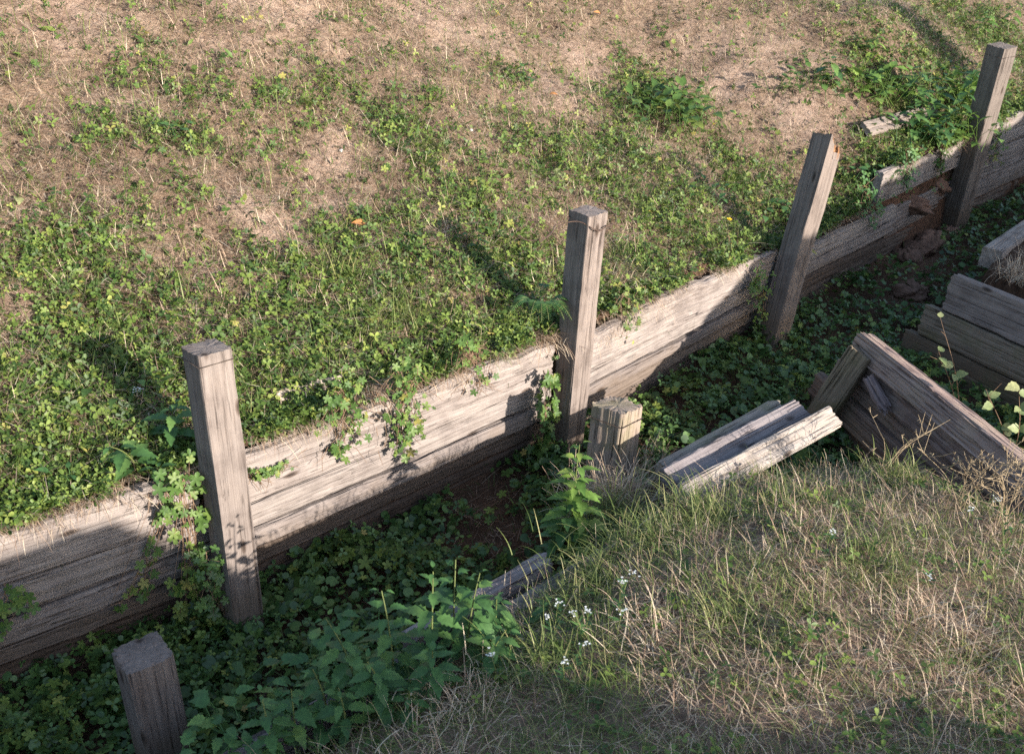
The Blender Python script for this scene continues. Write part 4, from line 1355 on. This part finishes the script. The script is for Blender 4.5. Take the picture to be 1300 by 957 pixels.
tuft('straw tuft hanging over the wall top left of the creeper post', (110, 610), 120, .14, 'straw', spread=.06, dirb=-.8, lean=(.5, 1.4))
tuft('straw tuft drooping beside the bushy nettle on the left wall', (165, 605), 90, .17, 'straw', spread=.05, dirb=-.9, lean=(.7, 1.6))
tuft('long dry tuft on top of the grassy corner beside the squared beam', (1298, 352), 200, .16, 'straw', spread=.05)
tuft('green tuft at the bank edge near the slumped wall foot', (1140, 610), 160, .12, spread=.05)
tuft('dry tuft at the very edge of the dark hollow by the leaning post', (1090, 575), 150, .14, 'straw', spread=.05)
tuft('green foreground tuft left of the bottom middle', (700, 850), 150, .13, spread=.06)
tuft('green foreground tuft in the middle of the near bank', (930, 790), 200, .13, spread=.07)
tuft('pale green foreground tuft right of the middle of the near bank', (1090, 720), 160, .12, spread=.06)
tuft('dry foreground tuft near the lower right corner', (1190, 800), 180, .12, 'straw', spread=.07)
tuft('green tuft under the low end of the dark nettle clump', (410, 862), 120, .12, spread=.06)

for (px, py, mt, ln, lab) in [(765, 725, 'green_blade', .15, 'green tuft at the right end of the half buried near wall'), (790, 660, 'straw', .19, 'long straw tuft between the mossy stump and the tall green tuft'),
                          (850, 690, 'green_blade', .16, 'green tuft right of the tall green tuft'), (680, 790, 'straw', .10, 'straw tuft behind the white flower patch at the trench edge'),
                          (760, 760, 'green_blade', .12, 'short green tuft left of the tallest white flowers'), (985, 640, 'green_blade', .11, 'short green tuft under the end of the pale cracked board'),
                          (1020, 760, 'green_blade', .11, 'green tuft on the right half of the near bank below the lone white bloom'), (840, 800, 'straw', .12, 'dry tuft in the middle bottom of the near bank'),
                          (1240, 860, 'green_blade', .10, 'short green tuft at the very bottom right'), (600, 900, 'straw', .12, 'dry tuft at the bottom in front of the nettle clump')]:
    tuft(lab, (px, py), 170, ln * .75, mt, spread=.07)

for (px, py, z, mt, ln, lab) in [(752, 640, .30, 'straw', .17, 'straw tuft covering the lower left face of the mossy stump'), (790, 632, .33, 'straw', .18, 'straw tuft covering the lower right face of the mossy stump'),
                               (770, 655, .36, 'green_blade', .15, 'green tuft among straw at the mossy stump foot')]:
    tuft(lab, None, 190, ln, mt, spread=.05, base=at(px, py, z), lean=(.05, .9))
for (seg, px, py, mt, ln, lab) in [(4, 757, 414, 'straw', .15, 'dry tuft spilling over the wall top at the right foot of the wire post'), (4, 785, 398, 'green_blade', .13, 'green tuft spilling over the sunny wall right of the wire post'),
                               (4, 822, 378, 'straw', .14, 'dry tuft spilling over the middle of the sunny wall top'), (4, 905, 338, 'straw', .10, 'short dry tuft on the sunny wall top under the yellow flowers'),
                               (3, 560, 468, 'straw', .12, 'dry tuft lapping over the middle wall right of the two creepers'), (3, 625, 444, 'green_blade', .10, 'short green tuft lapping over the middle wall left of the yarrow'),
                               (3, 470, 490, 'straw', .12, 'dry tuft between the two creepers on the middle wall'), (1, 60, 645, 'straw', .11, 'dry tuft lapping over the left wall near the left edge'),
                               (3, 400, 520, 'green_blade', .09, 'short green tuft on the middle wall left of the creepers')]:
    a, t, n = wall_frame(seg)
    tuft(lab, None, 110, ln, mt, spread=.035, base=onplane(px, py, a - n * .0, n), dirb=math.atan2(n[1], n[0]), lean=(.6, 1.7), wid=(.0014, .003))

# white flowering weeds on the near bank
def flower_weed(label, px, hgt, heads, mat='white_petal', lean=(0, 0), group='white flowering weeds', name='white_flower', cat='flower', rad=.0026, spread=.0065, leaves=8, stem='stem'):
    B = on_ground(*px)
    root = thing(name, label, cat, B, group)
    st = []; pet = []; L = []
    for hI in range(heads):
        top = np.array([lean[0] * hgt + random.gauss(0, .03), lean[1] * hgt + random.gauss(0, .03), hgt * random.uniform(.75, 1.05)])
        mid = top * .5 + np.array([random.gauss(0, .008), random.gauss(0, .008), .01])
        pts = spline([np.array([0, 0, -.02]), mid, top], 5)
        st.append(tube(pts, .0011, 4))
        for q in range(random.randint(7, 12)):
            c = top + np.array([random.gauss(0, spread), random.gauss(0, spread), random.gauss(0, spread * .55)])
            st.append(tube([top - np.array([0, 0, .012]), c], [.0005, .0004], 3))
            for p in range(5):
                a = p * math.pi / 2.5 + random.uniform(0, .5)
                pet.append((c, np.array([math.cos(a), math.sin(a), .35]), np.array([random.gauss(0, .3), random.gauss(0, .3), 1.0]), rad * random.uniform(1.2, 1.8)))
        for q in range(leaves):
            s = random.uniform(.1, .85); a = random.uniform(0, 6.28)
            L.append((pts[int(s * (len(pts) - 1))], np.array([math.cos(a), math.sin(a), .5]), np.array([-.4 * math.cos(a), -.4 * math.sin(a), 1]), .03 * random.uniform(.6, 1.2)))
    V, F, r = join(st); obj('stem', fast_mesh('stem', V, F, r), MAT[stem], root)
    tpl = leaf_tpl(4, .38, .0, .1)
    V, F, r = foliage(tpl, pet); obj('blossoms', fast_mesh('blossoms', V, F, r), MAT[mat], root)
    if leaves:
        V, F, r = foliage(leaf_tpl(5, .14, .2, .2), L); obj('leaves', fast_mesh('leaves', V, F, r), MAT['nettle'], root)
    return root


for (px, py, hh, hd, lab) in [(790, 790, .17, 2, 'tallest white flowering weed, nearest the tall green tuft'), (702, 815, .13, 2, 'white flowering weed right beside the dark nettle clump'),
                              (742, 812, .13, 2, 'white flowering weed between two others in the middle of the patch'), (728, 850, .12, 1, 'white flowering weed in the lower middle of the white patch'),
                              (634, 868, .10, 1, 'lowest white flowering weed, in front of the nettle clump'), (722, 872, .10, 1, 'single white bloom at the bottom of the white patch'),
                              (782, 812, .11, 1, 'small white bloom right of the middle of the white patch'),
                              (1052, 705, .10, 1, 'lone white bloom on the near bank below the pale cracked board'), (1180, 745, .08, 1, 'small white bloom low in the right foreground'),
                              (1235, 680, .13, 1, 'white bloom by the dry stalks at the right, left of two'), (1275, 690, .14, 2, 'white bloom by the dry stalks at the right edge'),
                              (172, 520, .10, 1, 'dull white flower head on the far bank left of the creeper post')]:
    flower_weed(lab, (px, py), hh, hd)
for (px, py, lab) in [(912, 172, 'yellow flower alone on the upper bank'), (922, 303, 'yellow flower over the sunny wall, lower of two'), (918, 292, 'yellow flower over the sunny wall, upper of two')]:
    flower_weed(lab, (px, py), .05, 1, 'yellow_petal', group='yellow flowers on the far bank', name='yellow_flower', rad=.007, spread=.004, leaves=2)

# dry branching stalks by the slumped wall
def dry_weed(label, px, hgt, n, lean=(0, 0), mat='dry_stem', group='dry stalks', leaves=0, leafmat='pale_leaf', lsize=.05, dirs=None, base=None, name='dry_weed', br=6, rad=.0016):
    B = on_ground(*px) if base is None else np.array(base)
    root = thing(name, label, 'weed', B, group)
    st = []; L = []
    for i in range(n):
        top = np.array([lean[0] + random.gauss(0, .10), lean[1] + random.gauss(0, .06), hgt * random.uniform(.7, 1.05)])
        pts = spline([np.array([random.gauss(0, .02), random.gauss(0, .02), -.02]), top * np.array([.35, .35, .55]), top], 7)
        st.append(tube(pts, np.linspace(rad, .0007, len(pts)), 5))
        for b in range(br):
            k = random.randint(5, len(pts) - 2)
            dv = np.array([random.gauss(0, .05), random.gauss(0, .05), random.uniform(.02, .07)])
            st.append(tube([pts[k], pts[k] + dv * .5 + np.random.normal(0, .004, 3), pts[k] + dv], [.0009, .0008, .0005], 4))
            for q in range(2 if not leaves else 0):
                c = pts[k] + dv * random.uniform(.5, 1)
                st.append(tube([c, c + np.random.normal(0, .008, 3)], [.0016, .0008], 4))
        for q in range(leaves):
            k = random.randint(3, len(pts) - 1); a = random.uniform(0, 6.28)
            L.append((pts[k], np.array([math.cos(a), math.sin(a), random.uniform(-.2, .6)]), np.array([random.gauss(-.2, .4), random.gauss(-.8, .3), .7]), lsize * random.uniform(.6, 1.2)))
    V, F, r = join(st); obj('stem', fast_mesh('stem', V, F, r), MAT[mat], root)
    if L:
        V, F, r = foliage(leaf_tpl(9, .42, .15, .2, .08), L); obj('leaves', fast_mesh('leaves', V, F, r), MAT[leafmat], root)
    return root


dry_weed('thin branching dry stalks in front of the slumped brown wall', (1215, 645), .22, 7, (.02, .02), br=9)
dry_weed('thin dry stalks spreading at the right frame edge of the near bank', (1270, 670), .24, 6, (-.06, .02), br=9)
dry_weed('few upright straw stalks beside the leaning post foot', (1120, 600), .20, 4, (.03, .0), br=2)
dry_weed('bare dry stem standing in the dark nettle clump', (612, 785), .20, 1, (.01, .0), br=1, rad=.003)
bz = at(1240, 520, .05)
dry_weed('slender twig with a few pale and reddish leaves before the far side trench wall', None, .68, 2, (-.16, .06), 'twig', base=(1.98, 3.75, .05), leaves=4, br=3, rad=.003, name='twig_sapling', group='saplings by the side trench')
dry_weed('bramble with large pale yellow green leaves at the right edge', None, .62, 3, (-.04, .0), 'twig', base=(2.12, 3.52, .0), leaves=8, br=2, lsize=.052, rad=.003, name='bramble', group='saplings by the side trench')
rosette('low green leaves at the right edge beneath the bramble', (1290, 545), 18, .06, 'vine', spread=.05)

# fallen leaves, stones, earth lumps
def lump(name, label, cat, P, size, mat, seed, group=None, squash=.7):
    n1, n2 = (36, 22) if mat in ('clay', 'rot') else (14, 9)
    V = []
    for i in range(n2 + 1):
        th = math.pi * i / n2
        for j in range(n1):
            ph = 2 * math.pi * j / n1
            V.append((math.sin(th) * math.cos(ph), math.sin(th) * math.sin(ph), math.cos(th)))
    V = np.array(V)
    nn = fbm(V[:, 0] * 1.3 + V[:, 2] * .9, V[:, 1] * 1.3 - V[:, 2] * .7, seed, 3)
    if mat in ('clay', 'rot'):
        nn = nn + .55 * fbm(V[:, 0] * 4.1 + V[:, 2] * 3.3, V[:, 1] * 4.1 - V[:, 2] * 2.7, seed + 2, 3)
    V = V * (1 + .55 * nn)[:, None] * np.array(size) * .5
    V[:, 2] *= squash
    F = []
    for i in range(n2):
        for j in range(n1):
            k = (j + 1) % n1
            F.append((i * n1 + j, (i + 1) * n1 + j, (i + 1) * n1 + k, i * n1 + k))
    o = obj(name, fast_mesh(name, V, np.array(F)), MAT[mat], loc=P)
    o.rotation_euler = (random.uniform(-.2, .2), random.uniform(-.2, .2), random.uniform(0, 6.28))
    tag(o, label, cat, group)
    return o


EG = 'lumps of red brown earth fallen under the open gap'
for i, (px, py, s, z, lab) in enumerate([(1165, 285, .22, None, 'largest red brown earth lump, under the open gap in the far wall'), (1190, 268, .16, None, 'earth lump nearest the foot of the dark far post'),
                                         (1145, 300, .18, None, 'earth lump beside the end of the low boards'), (1130, 320, .15, None, 'lower earth lump at the left of the slide, by the low boards'),
                                         (1160, 325, .14, None, 'earth lump in the middle of the slide on the trench floor'), (1155, 375, .17, None, 'flat earth lump out on the trench floor before the far corner')]):
    P = on_ground(px, py); d0, _ = wall_dist(np.array([P[0]]), np.array([P[1]]))
    a, t, n = wall_frame(5 if P[0] < 2.4 else 6)
    if d0[0] > -.12:
        P[:2] = P[:2] + n * (d0[0] + .14); P[2] = height(P[0], P[1])
    lump('earth_clod', lab, 'earth', P + np.array([0, 0, s * .12]), (s * 1.2, s, s), 'clay', 700 + 5 * i, EG)
a, t, n = wall_frame(5)
for i, (px, py, s, lab) in enumerate([(1185, 238, .20, 'crumbling earth packed in the gap under the raised board, nearer the far post'), (1150, 258, .20, 'crumbling earth packed in the gap under the raised board, nearer the low boards')]):
    P = onplane(px, py, a + n * .0, n)
    lump('earth_clod', lab, 'earth', P, (s * 1.5, s * .7, s * .9), 'clay', 760 + 5 * i, 'earth in the gap of the far wall')
P = on_ground(1192, 160)
lump('rotten_stump', 'orange brown rotten wood beside the dark far post under the weeds', 'rotten wood', P + np.array([0, 0, .03]), (.22, .14, .12), 'rot', 790)


def dead_leaf(label, px, mat='dead_leaf', size=.05, group='fallen leaves'):
    P = on_ground(*px) + np.array([0, 0, .035])
    V, F, r = instances(*leaf_tpl(7, .34, .35, .3), np.zeros((1, 3)), frames(np.array([[random.uniform(-1, 1), -.3, .25]]), np.array([[.2, -.4, 1.0]])), np.array([size]), np.array([.5]))
    o = obj('fallen_leaf', fast_mesh('fallen_leaf', V, F, r), MAT[mat], loc=P)
    tag(o, label, 'leaf', group)


dead_leaf('orange dead leaf lying on the bank by the long arching tuft', (464, 294), size=.06)
dead_leaf('orange dead leaf on bare soil high on the bank', (697, 128), size=.05)
dead_leaf('small orange dead leaf near the top of the bank', (762, 25), size=.06)
for (px, py, lab) in [(433, 194, 'white pebble on bare soil in the middle of the bank'), (598, 168, 'tiny pale pebble higher up the bank')]:
    lump('pebble', lab, 'stone', on_ground(px, py) + np.array([0, 0, .008]), (.022, .018, .018), 'stone', 800)


# unseen tree added right of the view to cast a shadow across the bank
TB = np.array([5.1, 6.5, float(height(5.1, 6.5))])
root = thing('shadow_tree', 'unseen leafy tree added beside the far corner for its shadow across the upper bank', 'tree', TB)
V, F = tube(spline([np.array([0, 0, -.1]), np.array([.03, .02, .7]), np.array([-.03, .0, 1.4]), np.array([.02, .03, 2.2])], 6), np.linspace(.04, .012, 19), 8)
obj('trunk', fast_mesh('trunk', V, F), MAT['brown'], root)
L = []
for i in range(1500):
    v = np.random.normal(0, 1, 3); v /= np.linalg.norm(v); rr = random.random() ** .4
    c = np.array([0, 0, 1.45]) + v * rr * np.array([.42, .42, .75]) * (.75 + .25 * math.sin(5 * v[0] + 3 * v[2]))
    L.append((c, np.random.normal(0, 1, 3) + np.array([0, 0, -.3]), np.random.normal(0, .5, 3) + np.array([0, 0, 1]), random.uniform(.04, .08)))
V, F, r = foliage(leaf_tpl(5, .32, .2, .25), L)
obj('crown', fast_mesh('crown', V, F, r), MAT['vine'], root)
